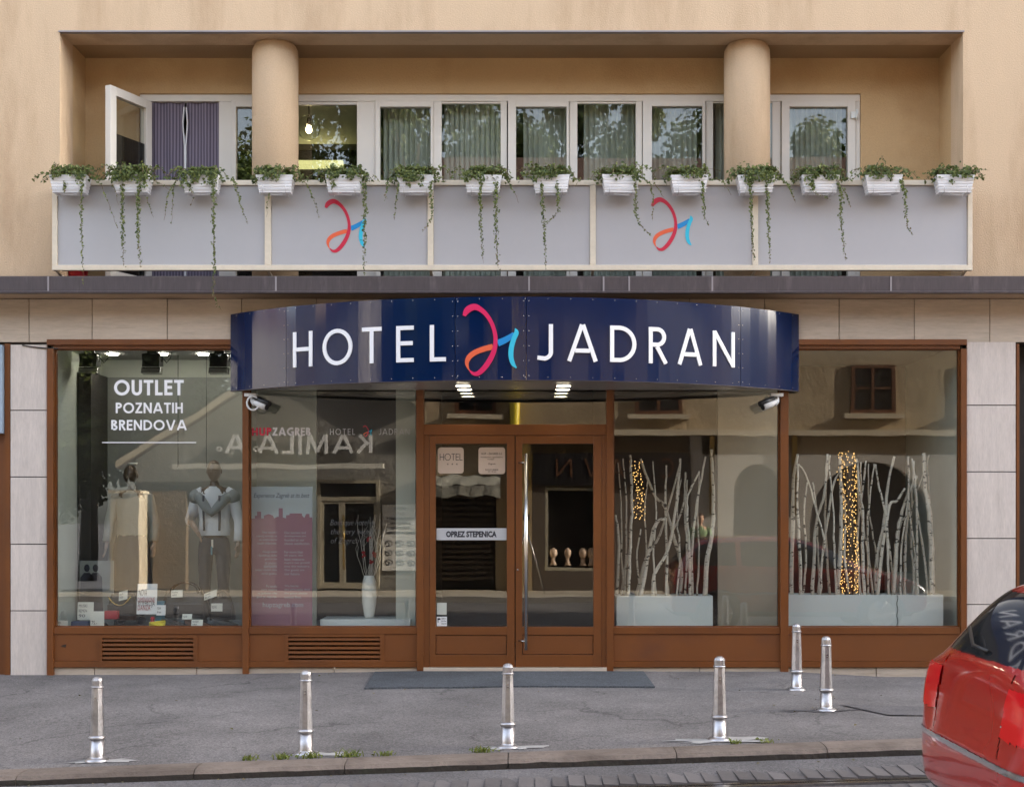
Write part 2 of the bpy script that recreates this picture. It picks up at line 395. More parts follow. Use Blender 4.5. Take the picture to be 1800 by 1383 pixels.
# ------------------------------------------------------------------ mesh helpers
class MB:
    def __init__(self): self.v = []; self.f = []; self.smooth = []
    def add(self, vs, fs, smooth=False):
        b = len(self.v)
        self.v += [tuple(p) for p in vs]
        for f in fs:
            self.f.append(tuple(b + i for i in f)); self.smooth.append(smooth)
        return self
    def box(self, x0, x1, y0, y1, z0, z1):
        return self.add([(x0,y0,z0),(x1,y0,z0),(x1,y1,z0),(x0,y1,z0),(x0,y0,z1),(x1,y0,z1),(x1,y1,z1),(x0,y1,z1)],
                        [(0,3,2,1),(4,5,6,7),(0,1,5,4),(1,2,6,5),(2,3,7,6),(3,0,4,7)])
    def frame(self, x0, x1, z0, z1, w, y0, y1, wb=None, wt=None, wr=None):
        wb = w if wb is None else wb; wt = w if wt is None else wt; wr = w if wr is None else wr
        self.box(x0, x0+w, y0, y1, z0, z1); self.box(x1-wr, x1, y0, y1, z0, z1)
        if wb: self.box(x0+w, x1-wr, y0, y1, z0, z0+wb)
        if wt: self.box(x0+w, x1-wr, y0, y1, z1-wt, z1)
        return self
    def prism(self, pts, axis, a, b):
        """polygon pts (2d) extruded along axis from a to b; axis 'y': pts are (x,z); 'x': (y,z); 'z': (x,y)"""
        n = len(pts)
        def mk(p, t): return {'y': (p[0], t, p[1]), 'x': (t, p[0], p[1]), 'z': (p[0], p[1], t)}[axis]
        vs = [mk(p, a) for p in pts] + [mk(p, b) for p in pts]
        fs = [tuple(range(n)), tuple(range(2*n-1, n-1, -1))] + [(i, i+n, (i+1) % n + n, (i+1) % n) for i in range(n)]
        return self.add(vs, fs)
    def tube(self, pts, radii, n=8, cap=True, smooth=True):
        pts = [Vector(p) for p in pts]
        if isinstance(radii, (int, float)): radii = [radii] * len(pts)
        vs = []; fs = []
        up = Vector((0.13, 0.2, 0.97)).normalized()
        prev = None
        for i, p in enumerate(pts):
            d = (pts[min(i+1, len(pts)-1)] - pts[max(i-1, 0)])
            if d.length < 1e-9: d = Vector((0, 0, 1))
            d.normalize()
            if prev is None:
                a = d.cross(up)
                if a.length < 0.05: a = d.cross(Vector((1, 0, 0)))
            else:
                a = prev - d * prev.dot(d)
            a.normalize(); prev = a
            b = d.cross(a)
            for k in range(n):
                t = 2*PI*k/n
                vs.append(p + (a*math.cos(t) + b*math.sin(t)) * radii[i])
        for i in range(len(pts)-1):
            for k in range(n):
                k2 = (k+1) % n
                fs.append((i*n+k, i*n+k2, (i+1)*n+k2, (i+1)*n+k))
        self.add(vs, fs, smooth)
        if cap:
            b0 = len(self.v) - len(vs)
            self.f.append(tuple(b0 + k for k in range(n-1, -1, -1))); self.smooth.append(False)
            self.f.append(tuple(b0 + (len(pts)-1)*n + k for k in range(n))); self.smooth.append(False)
        return self
    def lathe(self, prof, c=(0, 0, 0), n=20, smooth=True, rot=0.0, cap=True):
        vs = []; fs = []
        for r, z in prof:
            for k in range(n):
                t = 2*PI*(k+rot)/n
                vs.append((c[0]+r*math.cos(t), c[1]+r*math.sin(t), c[2]+z))
        for i in range(len(prof)-1):
            for k in range(n):
                k2 = (k+1) % n
                fs.append((i*n+k, i*n+k2, (i+1)*n+k2, (i+1)*n+k))
        self.add(vs, fs, smooth)
        if cap:
            b0 = len(self.v) - len(vs)
            self.f.append(tuple(b0 + k for k in range(n-1, -1, -1))); self.smooth.append(False)
            self.f.append(tuple(b0 + (len(prof)-1)*n + k for k in range(n))); self.smooth.append(False)
        return self
    def ellipsoid(self, c, r, n=16, m=10, fn=None):
        vs = []; fs = []
        for i in range(m+1):
            ph = PI*i/m
            for k in range(n):
                t = 2*PI*k/n
                p = Vector((math.sin(ph)*math.cos(t), math.sin(ph)*math.sin(t), -math.cos(ph)))
                if fn: p = fn(p)
                vs.append((c[0]+p.x*r[0], c[1]+p.y*r[1], c[2]+p.z*r[2]))
        for i in range(m):
            for k in range(n):
                k2 = (k+1) % n
                fs.append((i*n+k, i*n+k2, (i+1)*n+k2, (i+1)*n+k))
        return self.add(vs, fs, True)
    def grid(self, nx, nz, fn, smooth=True):
        vs = [fn(i/nx, j/nz) for j in range(nz+1) for i in range(nx+1)]
        fs = [(j*(nx+1)+i, j*(nx+1)+i+1, (j+1)*(nx+1)+i+1, (j+1)*(nx+1)+i) for j in range(nz) for i in range(nx)]
        return self.add(vs, fs, smooth)
    def mesh(self, name, m):
        me = bpy.data.meshes.new(name)
        me.from_pydata(self.v, [], self.f)
        me.polygons.foreach_set('use_smooth', self.smooth)
        if m: me.materials.append(MATS[m] if isinstance(m, str) else m)
        me.update()
        return me
    def build(self, name, m, parent=None, bevel=0.0):
        o = bpy.data.objects.new(name, self.mesh(name, m))
        COL.objects.link(o)
        if parent is not None: attach(o, parent)
        if bevel:
            b = o.modifiers.new('bevel', 'BEVEL'); b.width = bevel; b.segments = 2; b.limit_method = 'ANGLE'
        return o

def world_loc(o):
    l = o.location.copy()
    if o.parent: l = l + world_loc(o.parent)
    return l
def attach(o, parent):
    """world-coordinate mesh under an unrotated parent"""
    o.parent = parent
    root = parent
    while root.parent: root = root.parent
    o.matrix_parent_inverse = Matrix.Translation(-root.location) if parent is root else Matrix.Identity(4)
    # parts of parts: the part object itself sits at the root's frame, so no further offset is needed
def tag(o, label=None, cat=None, group=None, kind=None):
    if label: o['label'] = label
    if cat: o['category'] = cat
    if group: o['group'] = group
    if kind: o['kind'] = kind
    return o
def thing(name, loc, label, cat, group=None):
    o = bpy.data.objects.new(name, None)
    o.empty_display_size = 0.2
    COL.objects.link(o)
    o.location = loc
    return tag(o, label, cat, group)
def structure(o):
    o['kind'] = 'structure'; return o
def box_part(name, m, parent, *a, bevel=0.0):
    return MB().box(*a).build(name, m, parent, bevel)
def piece(me, name, parent, loc=(0, 0, 0)):
    """object sharing mesh data, placed at a world location under parent"""
    o = bpy.data.objects.new(name, me); COL.objects.link(o)
    attach(o, parent); o.location = loc
    return o
def copy_thing(src, loc, label=None, group=None):
    r = src.copy(); COL.objects.link(r); r.location = loc
    if label: r['label'] = label
    if group: r['group'] = group
    for ch in src.children:
        c = ch.copy(); COL.objects.link(c); c.parent = r; c.matrix_parent_inverse = ch.matrix_parent_inverse.copy()
        for g in ch.children:
            d = g.copy(); COL.objects.link(d); d.parent = c; d.matrix_parent_inverse = g.matrix_parent_inverse.copy()
    return r

# ------------------------------------------------------------------ lettering: geometric sans capitals as ribbon strokes
def arc(cx, cz, rx, rz, a0, a1, n=12):
    return [(cx + rx*math.cos(R(a0+(a1-a0)*i/n)), cz + rz*math.sin(R(a0+(a1-a0)*i/n))) for i in range(n+1)]
def glyph(ch, w):
    h = w/2
    if ch == 'H': W_=.66; return W_, [[(h,0),(h,1)],[(W_-h,0),(W_-h,1)],[(w,.5),(W_-w,.5)]]
    if ch == 'O': W_=.96; return W_, [arc(W_/2,.5,W_/2-h,.51-h,0,360,32)]
    if ch == 'Q': return glyph('O', w)
    if ch == 'C' or ch == 'G':
        W_=.82; s=[arc(.48,.5,.48-h,.51-h,50,310,24)]
        if ch == 'G': s.append([(.5,.45),(W_-h,.45),(W_-h,.14)])
        return W_, s
    if ch == 'T': W_=.58; return W_, [[(0,1-h),(W_,1-h)],[(W_/2,0),(W_/2,1-w)]]
    if ch == 'E': W_=.50; return W_, [[(W_,1-h),(h,1-h),(h,h),(W_,h)],[(w,.52),(W_-.03,.52)]]
    if ch == 'F': W_=.48; return W_, [[(W_,1-h),(h,1-h),(h,0)],[(w,.52),(W_-.03,.52)]]
    if ch == 'L': W_=.46; return W_, [[(h,1),(h,h),(W_,h)]]
    if ch == 'J': W_=.42; return W_, [[(W_-h,1),(W_-h,.28)]+arc(W_-h-.22,.24,.22,.24-h,0,-75,9)+[(0,.03+h)]]
    if ch == 'A': W_=.86; return W_, [[(h*.9,0),(W_/2-h*.25,1)],[(W_-h*.9,0),(W_/2+h*.25,1)],[(.2+h*.4,.29),(W_-.2-h*.4,.29)]]
    if ch == 'V': W_=.82; return W_, [[(h*.9,1),(W_/2-h*.25,0)],[(W_-h*.9,1),(W_/2+h*.25,0)]]
    if ch == 'D': W_=.76; return W_, [[(h,h),(h,1-h),(.26,1-h)]+arc(.26,.5,W_-.26-h,.5-h,85,-85,18)+[(.26,h),(h,h)]]
    if ch == 'P': W_=.54; return W_, [[(h,0),(h,1-h),(.26,1-h)]+arc(.26,.73,W_-.26-h,.27-h,85,-85,12)+[(.26,.46+h),(w,.46+h)]]
    if ch == 'R':
        W_=.56; W2,s=glyph('P',w); s.append([(.26,.46),(W_-h*.4,0)]); return W_, s
    if ch == 'B':
        W_=.56; _,s=glyph('P',w)
        return W_, [[(h,h),(h,1-h),(.24,1-h)]+arc(.24,.76,.24-h+.02,.24-h,85,-85,10)+[(.24,.52+h*.2),(w,.52+h*.2)],
                    [(.26,.52)]+arc(.27,.27,W_-.27-h,.27-h,80,-85,12)+[(.26,h),(w,h)]]
    if ch == 'N': W_=.72; return W_, [[(h,0),(h,1)],[(W_-h,0),(W_-h,1)],[(h,1-h*.4),(W_-h,h*.4)]]
    if ch == 'M': W_=.92; return W_, [[(h,0),(h+.06,1)],[(W_-h,0),(W_-h-.06,1)],[(h+.07,.98),(W_/2,.1)],[(W_-h-.07,.98),(W_/2,.1)]]
    if ch == 'K': W_=.6; return W_, [[(h,0),(h,1)],[(w,.45),(W_-h,1)],[(w+.08,.52),(W_-h*.5,0)]]
    if ch == 'U': W_=.64; return W_, [[(h,1),(h,.34)]+arc(W_/2,.33,W_/2-h,.34-h,180,360,16)+[(W_-h,1)]]
    if ch == 'Z': W_=.60; return W_, [[(.03,1-h),(W_-.03,1-h)],[(W_-h*1.4,1-w),(h*1.4,w)],[(0,h),(W_,h)]]
    if ch == 'I': return w, [[(h,0),(h,1)]]
    if ch == 'S': W_=.5; return W_, [arc(.25,.74,.25-h,.26-h,30,250,14)+arc(.25,.26,.25-h,.26-h,80,-150,16)]
    if ch == '.': return w*1.2, [[(0,h),(w*1.2,h)]]
    return .35, []
def ribbon(pts, wd):
    """left/right offsets of a polyline; wd a number or one per point"""
    n = len(pts); L_ = []; R_ = []
    if isinstance(wd, (int, float)): wd = [wd]*n
    closed = (abs(pts[0][0]-pts[-1][0]) + abs(pts[0][1]-pts[-1][1])) < 1e-6 and n > 3
    for i, p in enumerate(pts):
        def nrm(a, b):
            d = Vector((b[0]-a[0], b[1]-a[1])); d.normalize(); return Vector((-d.y, d.x))
        a = pts[i-1] if i > 0 else (pts[-2] if closed else None)
        b = pts[i+1] if i < n-1 else (pts[1] if closed else None)
        if a is None: m = nrm(p, b)
        elif b is None: m = nrm(a, p)
        else:
            n1, n2 = nrm(a, p), nrm(p, b); m = n1+n2
            if m.length < 1e-4: m = n1.copy()
            m.normalize(); m = m / max(0.45, m.dot(n1))
        hw = wd[i]/2
        L_.append((p[0]+m.x*hw, p[1]+m.y*hw)); R_.append((p[0]-m.x*hw, p[1]-m.y*hw))
    return L_, R_
def ribbon_solid(mb, pts, wd, place, t, off=0.0, sub=1):
    L_, R_ = ribbon(pts, wd)
    if sub > 1:
        def fine(A):
            o = []
            for i in range(len(A)-1):
                for k in range(sub): o.append((A[i][0]+(A[i+1][0]-A[i][0])*k/sub, A[i][1]+(A[i+1][1]-A[i][1])*k/sub))
            return o+[A[-1]]
        L_, R_ = fine(L_), fine(R_)
    n = len(L_)
    vs = [place(p[0], p[1], t+off) for p in L_]+[place(p[0], p[1], t+off) for p in R_]+[place(p[0], p[1], 0) for p in L_]+[place(p[0], p[1], 0) for p in R_]
    fs = []
    for i in range(n-1):
        fs += [(i, i+1, n+i+1, n+i), (i, 2*n+i, 2*n+i+1, i+1), (n+i, n+i+1, 3*n+i+1, 3*n+i)]
    fs += [(0, n, 3*n, 2*n), (n-1, 3*n-1, 4*n-1, 2*n-1)]
    mb.add(vs, fs)
def text_width(txt, w, sp):
    return sum(glyph(c, w)[0]+sp for c in txt)-sp
def word(mb, txt, x0, z0, width, height, weight, place, t=0.003, sp=0.14):
    """lay txt in the box x0..x0+width, z0..z0+height; weight relative to cap height"""
    k = width/(text_width(txt, weight, sp)*height)
    x = 0.0; j = 0
    for c in txt:
        gw, st = glyph(c, weight)
        for s in st:
            j += 1
            ribbon_solid(mb, [(x0+(x+p[0])*height*k, z0+p[1]*height) for p in s], weight*height*min(1.0, (k+1)/2), place, t, off=0.00025*(j % 5))
        x += gw+sp
    return mb
_tc = {}
def text_mesh(body, extrude=0.0006, bold=0.0, align='LEFT'):
    """flat print in the built-in typeface; returns (verts2d+depth, faces, width, height) at cap size 1"""
    key = (body, bold, align)
    if key in _tc: return _tc[key]
    c = bpy.data.curves.new('t', 'FONT'); c.body = body; c.size = 1.0; c.extrude = extrude; c.offset = bold; c.align_x = align
    c.resolution_u = 2
    o = bpy.data.objects.new('t', c); COL.objects.link(o)
    dg = bpy.context.evaluated_depsgraph_get()
    me = bpy.data.meshes.new_from_object(o.evaluated_get(dg))
    vs = [tuple(v.co) for v in me.vertices]; fs = [tuple(p.vertices) for p in me.polygons]
    bpy.data.objects.remove(o); bpy.data.curves.remove(c); bpy.data.meshes.remove(me)
    _tc[key] = (vs, fs); return _tc[key]
def print_text(mb, body, x0, z0, width, height, place, bold=0.0, align='LEFT', t=0.0008):
    vs, fs = text_mesh(body, 0.02, bold, align)
    xs = [v[0] for v in vs]; ys = [v[1] for v in vs]
    a, b, c, d = min(xs), max(xs), min(ys), max(ys)
    mb.add([place(x0+(v[0]-a)/(b-a)*width, z0+(v[1]-c)/(d-c)*height, t if v[2] > 0 else 0) for v in vs], fs)
    return mb
def face_front(y): return lambda u, v, t: (u, y-t, v)          # print on a plane facing the street from the hotel
def face_back(y): return lambda u, v, t: (-u, y+t, v)          # print on the opposite houses, facing the hotel

LOGO = {   # centre lines with widths, unit = 1277 px zoom square of 120 photo px
 'red': [(172,392,40),(205,330,78),(255,292,84),(320,280,78),(395,318,62),(460,380,55),(520,470,52),(562,580,50),(580,690,52),(572,800,58),(540,900,64),(485,1000,68),(420,1085,66),(350,1140,58),(290,1140,40),(245,1100,16)],
 'orange': [(545,795,72),(440,820,70),(330,860,68),(258,905,68),(220,955,62),(208,1010,46),(222,1065,24),(240,1100,8)],
 'blue': [(608,752,86),(690,716,80),(760,675,70),(815,620,30)],
 'teal': [(835,560,12),(850,612,60),(822,680,62),(796,760,64),(780,850,66),(782,940,62),(808,1020,52),(852,1070,14)],
}
def logo(parent, place, cx, cz, size, t=0.003, names=('logo_stroke',)):
    """size = height of the whole mark"""
    k = size/900.0
    for i, (nm, mt) in enumerate((('orange','logo_orange'),('blue','logo_blue'),('teal','logo_teal'),('red', 'logo_red' if size > .6 else 'logo_crimson'))):
        P = LOGO[nm]
        # Catmull-Rom refine
        pts = []; wd = []
        for j in range(len(P)-1):
            p0 = P[max(j-1,0)]; p1 = P[j]; p2 = P[j+1]; p3 = P[min(j+2,len(P)-1)]
            for s in range(4):
                u = s/4
                q = [0.5*((2*p1[c])+(-p0[c]+p2[c])*u+(2*p0[c]-5*p1[c]+4*p2[c]-p3[c])*u*u+(-p0[c]+3*p1[c]-3*p2[c]+p3[c])*u**3) for c in range(3)]
                pts.append((cx+(q[0]-505)*k, cz-(q[1]-700)*k)); wd.append(max(q[2], 4)*k)
        pts.append((cx+(P[-1][0]-505)*k, cz-(P[-1][1]-700)*k)); wd.append(P[-1][2]*k)
        mb = MB(); ribbon_solid(mb, pts, wd, place, t+0.0007*i)
        mb.build('logo_stroke', mt, parent)

# ================================================================== GROUND
KY = -4.55                                     # street face of the hotel kerb
def kerb_z(x): return -0.080 + 0.034*max(-8, min(8, x))
def wall_z(x): return -0.035*max(0, min(1, (-x-1.2)/2.5)) - 0.055*max(0, min(1, (x-2.6)/1.0))
def side_z(x, y):
    t = max(0.0, min(1.0, -y/4.27)); t2 = t*t*(0.6+0.4*t)
    return wall_z(x)*(1-t2) + kerb_z(x)*t2
def road_z(x, y):
    t = max(0.0, min(1.0, (KY-y)/8.0))
    return (kerb_z(x)-0.068)*(1-t) + (-0.13)*t - 0.12*math.sin(PI*t)

g = MB().box(-400, 400, -400, 400, -1.6, -1.2).build('ground', 'road_asphalt'); structure(g)
XS = [-80, -40, -20, -12] + [-8+0.2*i for i in range(81)] + [12, 20, 40, 80]
def sheet(name, xs, ys, zf, m):
    mb = MB()
    vs = [(x, y, zf(x, y)) for y in ys for x in xs]
    n = len(xs)
    fs = [(j*n+i, j*n+i+1, (j+1)*n+i+1, (j+1)*n+i) for j in range(len(ys)-1) for i in range(n-1)]
    mb.add(vs, fs, True)
    return structure(mb.build(name, m))
sidewalk = sheet('pavement', XS, [KY+0.26+i*(-KY-0.26+0.3)/40 for i in range(41)], lambda x, y: side_z(x, y)+0.003*math.sin(3*x+y*2)*math.sin(y*2.2), 'sidewalk_asphalt')
road = sheet('road', XS, [-13.2+i*(KY+13.2)/16 for i in range(17)], road_z, 'road_asphalt')
opp_side = structure(MB().box(-80, 80, -15.9, -13.2, -0.6, -0.02).build('far_pavement', 'slab_pave'))

kerb = bpy.data.objects.new('kerb', None); COL.objects.link(kerb); structure(kerb); kerb.location = (0, KY, 0)
kj = [-8.6, -7.3, -6.1, -4.9] + [PX(p, KY) for p in (27, 340, 605, 893, 1190, 1455)] + [3.2, 4.35, 5.5, 6.7, 7.9]
rr = random.Random(3)
for a, b in zip(kj[:-1], kj[1:]):
    mb = MB()
    n = 10
    vs = []
    for i in range(n+1):
        x = a+0.003+(b-a-0.006)*i/n
        zt = kerb_z(x)
        e = 0.010*(mnoise.noise(Vector((x*5, 1, 0))))
        prof = [(KY+e*0.6, zt-0.3), (KY+e*0.6, zt-0.03+e), (KY+0.03+e, zt-0.004+e*0.4), (KY+0.13, zt+0.006), (KY+0.262, zt+0.004), (KY+0.262, zt-0.3)]
        vs += [(x, y, z) for y, z in prof]
    k = 6
    fs = [(i*k+j, (i+1)*k+j, (i+1)*k+j+1, i*k+j+1) for i in range(n) for j in range(k-1)]
    fs += [tuple(range(k-1, -1, -1)), tuple(n*k+j for j in range(k))]
    mb.add(vs, fs)
    ks = mb.build('kerbstone', 'kerb_stone', kerb)
    ks.data.materials.append(MATS['kerb_grime_shade'])                # street face: tyre dirt, with its shading painted into the darker colour
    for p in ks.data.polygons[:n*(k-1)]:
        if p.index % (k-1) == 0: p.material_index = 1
okerb = structure(MB().box(-80, 80, -13.2, -12.95, -0.5, -0.015).build('far_kerb', 'concrete'))

# granite setts beside the tram rail: each its own stone
sett_me = MB().box(-0.05, 0.05, -0.165, 0.165, -0.06, 0.0).mesh('sett', 'sett_stone')
for row, (yc, n0, n1) in enumerate(((-4.97, -34, 44), (-5.47, -30, 40))):
    for i in range(n0, n1):
        x = i*0.1085 + (0.04 if row else 0)
        o = bpy.data.objects.new('sett', sett_me); COL.objects.link(o)
        o.parent = road
        o.location = (x, yc, road_z(x, yc)+0.007+rr.uniform(-0.003, 0.003)); o.rotation_euler = (rr.uniform(-.015, .015), 0.034+rr.uniform(-.02, .02), rr.uniform(-.01, .01))
        o.scale = (rr.uniform(.97, 1.02), 1, 1)
mb = MB()
for a, b in ((-5.205, -5.165), (-5.285, -5.235)):
    vs = []
    xs = [-40]+[-8+i for i in range(17)]+[40]
    for x in xs:
        z = road_z(x, -5.2)
        vs += [(x, a, z-0.05), (x, a, z+0.012), (x, b, z+0.012), (x, b, z-0.05)]
    fs = [(i*4+j, i*4+j+1, (i+1)*4+j+1, (i+1)*4+j) for i in range(len(xs)-1) for j in range(3)]
    mb.add(vs, fs)
tag(mb.build('tram_rail', 'rail_steel'), 'grooved steel tram rail set in the road beside the setts', 'rail')

# asphalt patches and mortar splashes on the pavement
def blob_patch(name, cx, cy, rx, ry, m, seed, h=0.004, n=22, jag=0.35):
    q = random.Random(seed); mb = MB(); vs = [(cx, cy, side_z(cx, cy)+h+0.004)]
    for i in range(n):
        t = 2*PI*i/n; r = 1+q.uniform(-jag, jag)
        x, y = cx+rx*r*math.cos(t), cy+ry*r*math.sin(t)
        vs.append((x, max(y, KY+0.27), side_z(x, max(y, KY+0.27))+h))
    mb.add(vs, [(0, 1+i, 1+(i+1) % n) for i in range(n)])
    o = mb.build(name, m); structure(o); return o
mb = MB(); x0, x1, y0, y1 = PX(1480, -2.6), 5.2, -3.1, -2.5
mb.grid(40, 10, lambda u, v: (x0+.25*(1-v)+(x1-x0)*u, y0+(y1-y0)*v, side_z(x0+.25*(1-v)+(x1-x0)*u, y0+(y1-y0)*v)+.009))
structure(mb.build('asphalt_patch', 'patch_asphalt'))

# ================================================================== HOTEL
hotel = thing('hotel_building', (0, 0, 0), 'ochre stucco hotel with travertine ground floor, loggia and brown shop windows', 'building')
ZSLAB0, ZSLAB1 = 3.745, 3.90
LX0, LX1, LZ1 = PX(105), PX(1693), PZ(56)
BD = 0.82                                     # loggia depth
def hp(name, m, *a, bevel=0.0): return box_part(name, m, hotel, *a, bevel=bevel)
BX0, BX1, BH = -14.0, 80.0, 26.0  # right end and height stretched out of view to shade the street
# upper stucco wall around the loggia opening
mb = MB()
nx = 40
mb.box(BX0, LX0, 0, 0.4, ZSLAB1-0.06, BH); mb.box(LX1, BX1, 0, 0.4, ZSLAB1-0.06, BH); mb.box(LX0, LX1, 0, 0.4, LZ1, BH)
mb.build('stucco_wall', 'stucco', hotel)
hp('drip_edge', 'seam', LX0-.01, LX1+.01, -0.012, 0.05, LZ1-0.006, LZ1+0.008)
mb = MB(); mb.box(BX0, BX1, 0.4, 10, BH-.3, BH); mb.box(BX0, BX1, 9.6, 10, -1, BH-.3); mb.box(BX0, BX0+.4, .4, 9.6, -1, BH-.3); mb.box(BX1-.4, BX1, .4, 9.6, -1, BH-.3)
mb.build('rear_wall', 'stucco', hotel)
# loggia
WX0, WX1, WZ1, WZ0 = PX(245, BD), PX(1513, BD), PZ(165, BD), 3.93
mb = MB(); y0, y1 = BD, BD+0.25
mb.box(LX0-.3, WX0, y0, y1, 3.6, LZ1+.3); mb.box(WX1, LX1+.3, y0, y1, 3.6, LZ1+.3); mb.box(WX0, WX1, y0, y1, WZ1, LZ1+.3)
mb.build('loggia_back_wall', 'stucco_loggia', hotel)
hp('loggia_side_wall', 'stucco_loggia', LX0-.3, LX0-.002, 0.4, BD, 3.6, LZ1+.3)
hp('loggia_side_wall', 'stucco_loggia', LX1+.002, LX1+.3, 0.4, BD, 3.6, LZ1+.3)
hp('loggia_ceiling', 'ceiling_shaded', LX0-.3, LX1+.3, 0.4, BD, LZ1+.003, LZ1+.3)
hp('loggia_floor', 'concrete', LX0-.3, LX1+.3, 0.0, BD+.3, 3.80, 3.915)
for px in (484, 1313):
    cx = PX(px, .41)
    prof = [(0.237, 3.90), (0.237, LZ1-0.12), (0.234, LZ1-0.06), (0.215, LZ1-0.02), (0.19, LZ1+0.01)]
    MB().lathe(prof, (cx, 0.41, 0), n=40).build('column', 'stucco', hotel)
# slab edge with flashing
mb = MB(); mb.prism([(-0.35, ZSLAB0+.012), (-0.35, ZSLAB1), (-0.33, ZSLAB1+.012), (0.0, ZSLAB1+.03), (0.0, ZSLAB0+.012)], 'x', BX0, BX1)
slab = mb.build('slab_flashing', 'flashing', hotel)
MB().prism([(-0.375, ZSLAB0-.004), (-0.375, ZSLAB0+.010), (-0.34, ZSLAB0+.022), (-0.3, ZSLAB0-.004)], 'x', BX0, BX1).build('flashing_lip', 'flashing', slab)
for px in (85, 485, 930, 1061, 1106, 1252, 1566):
    x = PX(px, -.35); MB().box(x-.008, x+.008, -0.357, -0.34, ZSLAB0+.008, ZSLAB1+.004).build('flashing_seam', 'seam', slab)
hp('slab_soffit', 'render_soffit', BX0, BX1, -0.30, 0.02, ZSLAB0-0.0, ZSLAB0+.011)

# travertine: backing wall, then every slab a piece
BZ0, BZ1 = PZ(602), PZ(527)
mb = MB()
mb.box(BX0, BX1, 0.03, 0.3, BZ0-.01, ZSLAB0)                                     # behind the band
mb.box(PX(18), PX(83), 0.03, 0.3, -0.4, BZ0-.01); mb.box(PX(1699), PX(1786), 0.03, 0.3, -0.4, BZ0-.01)
mb.build('stone_backing', 'joint', hotel)
hp('outer_wall', 'travertine_band', BX0, PX(-140), 0.0, 0.3, -0.4, BZ0-.012); hp('outer_wall', 'travertine_band', PX(1960), BX1, 0.0, 0.3, -0.4, BZ0-.012)
def slab_piece(x0, x1, z0, z1, m, y0=-0.002, y1=0.03):
    g_ = 0.0035
    return MB().box(x0+g_, x1-g_, y0+rr.uniform(-.002, .002), y1, z0+g_, z1-g_).build('travertine_slab', m, hotel, bevel=0.0025)
jx = [-735, -604, -473, -342, -211, -80, 51, 162, 294, 425, 556, 687, 818, 949, 1081, 1212, 1344, 1475, 1607, 1740, 1872, 2003, 2134, 2265, 2396, 2527]
for a, b in zip(jx[:-1], jx[1:]): slab_piece(PX(a), PX(b), BZ0, ZSLAB0-.003, 'travertine_band')
jz = [605, 721, 838, 956, 1073, 1200]
for a, b in zip(jz[:-1], jz[1:]): slab_piece(PX(18), PX(83), PZ(b), PZ(a)-.002, 'travertine_pillar')
jz = [600, 712, 829, 946, 1062, 1200]
for a, b in zip(jz[:-1], jz[1:]): slab_piece(PX(1699), PX(1786), PZ(b), PZ(a)-.002, 'travertine_pillar')
pl = [85, 165, 345, 437, 587, 734, 840, 960, 1076, 1230, 1380, 1541, 1697]
for a, b in zip(pl[:-1], pl[1:]): slab_piece(PX(a), PX(b), -0.35, PZ(1172.5), 'travertine_band', y0=0.012, y1=0.05)

# far left brown shop front edge with pale blue sign, far right dark doorway
hp('neighbour_frame', 'brown_frame', PX(8), PX(17.5), 0.0, 0.10, -0.3, BZ0-.012)
hp('neighbour_panel', 'brown_panel', PX(-140), PX(7.5), 0.05, 0.12, -0.3, BZ0-.012)
MBs = box_part('blue_sign_board', 'blue_sign', None, PX(-100), PX(7), -0.06, 0.03, PZ(762), PZ(607), bevel=.006)
tag(MBs, 'pale blue sign board on the neighbouring shop at the left edge', 'sign')
mb = MB(); mb.box(PX(1787), PX(1792), 0.0, 0.5, -.3, BZ0-.012); 
mb.build('side_doorway', 'brown_frame', hotel)
hp('side_door', 'dark_room', PX(1792), PX(1960), 0.30, 0.44, -.3, BZ0-.012)

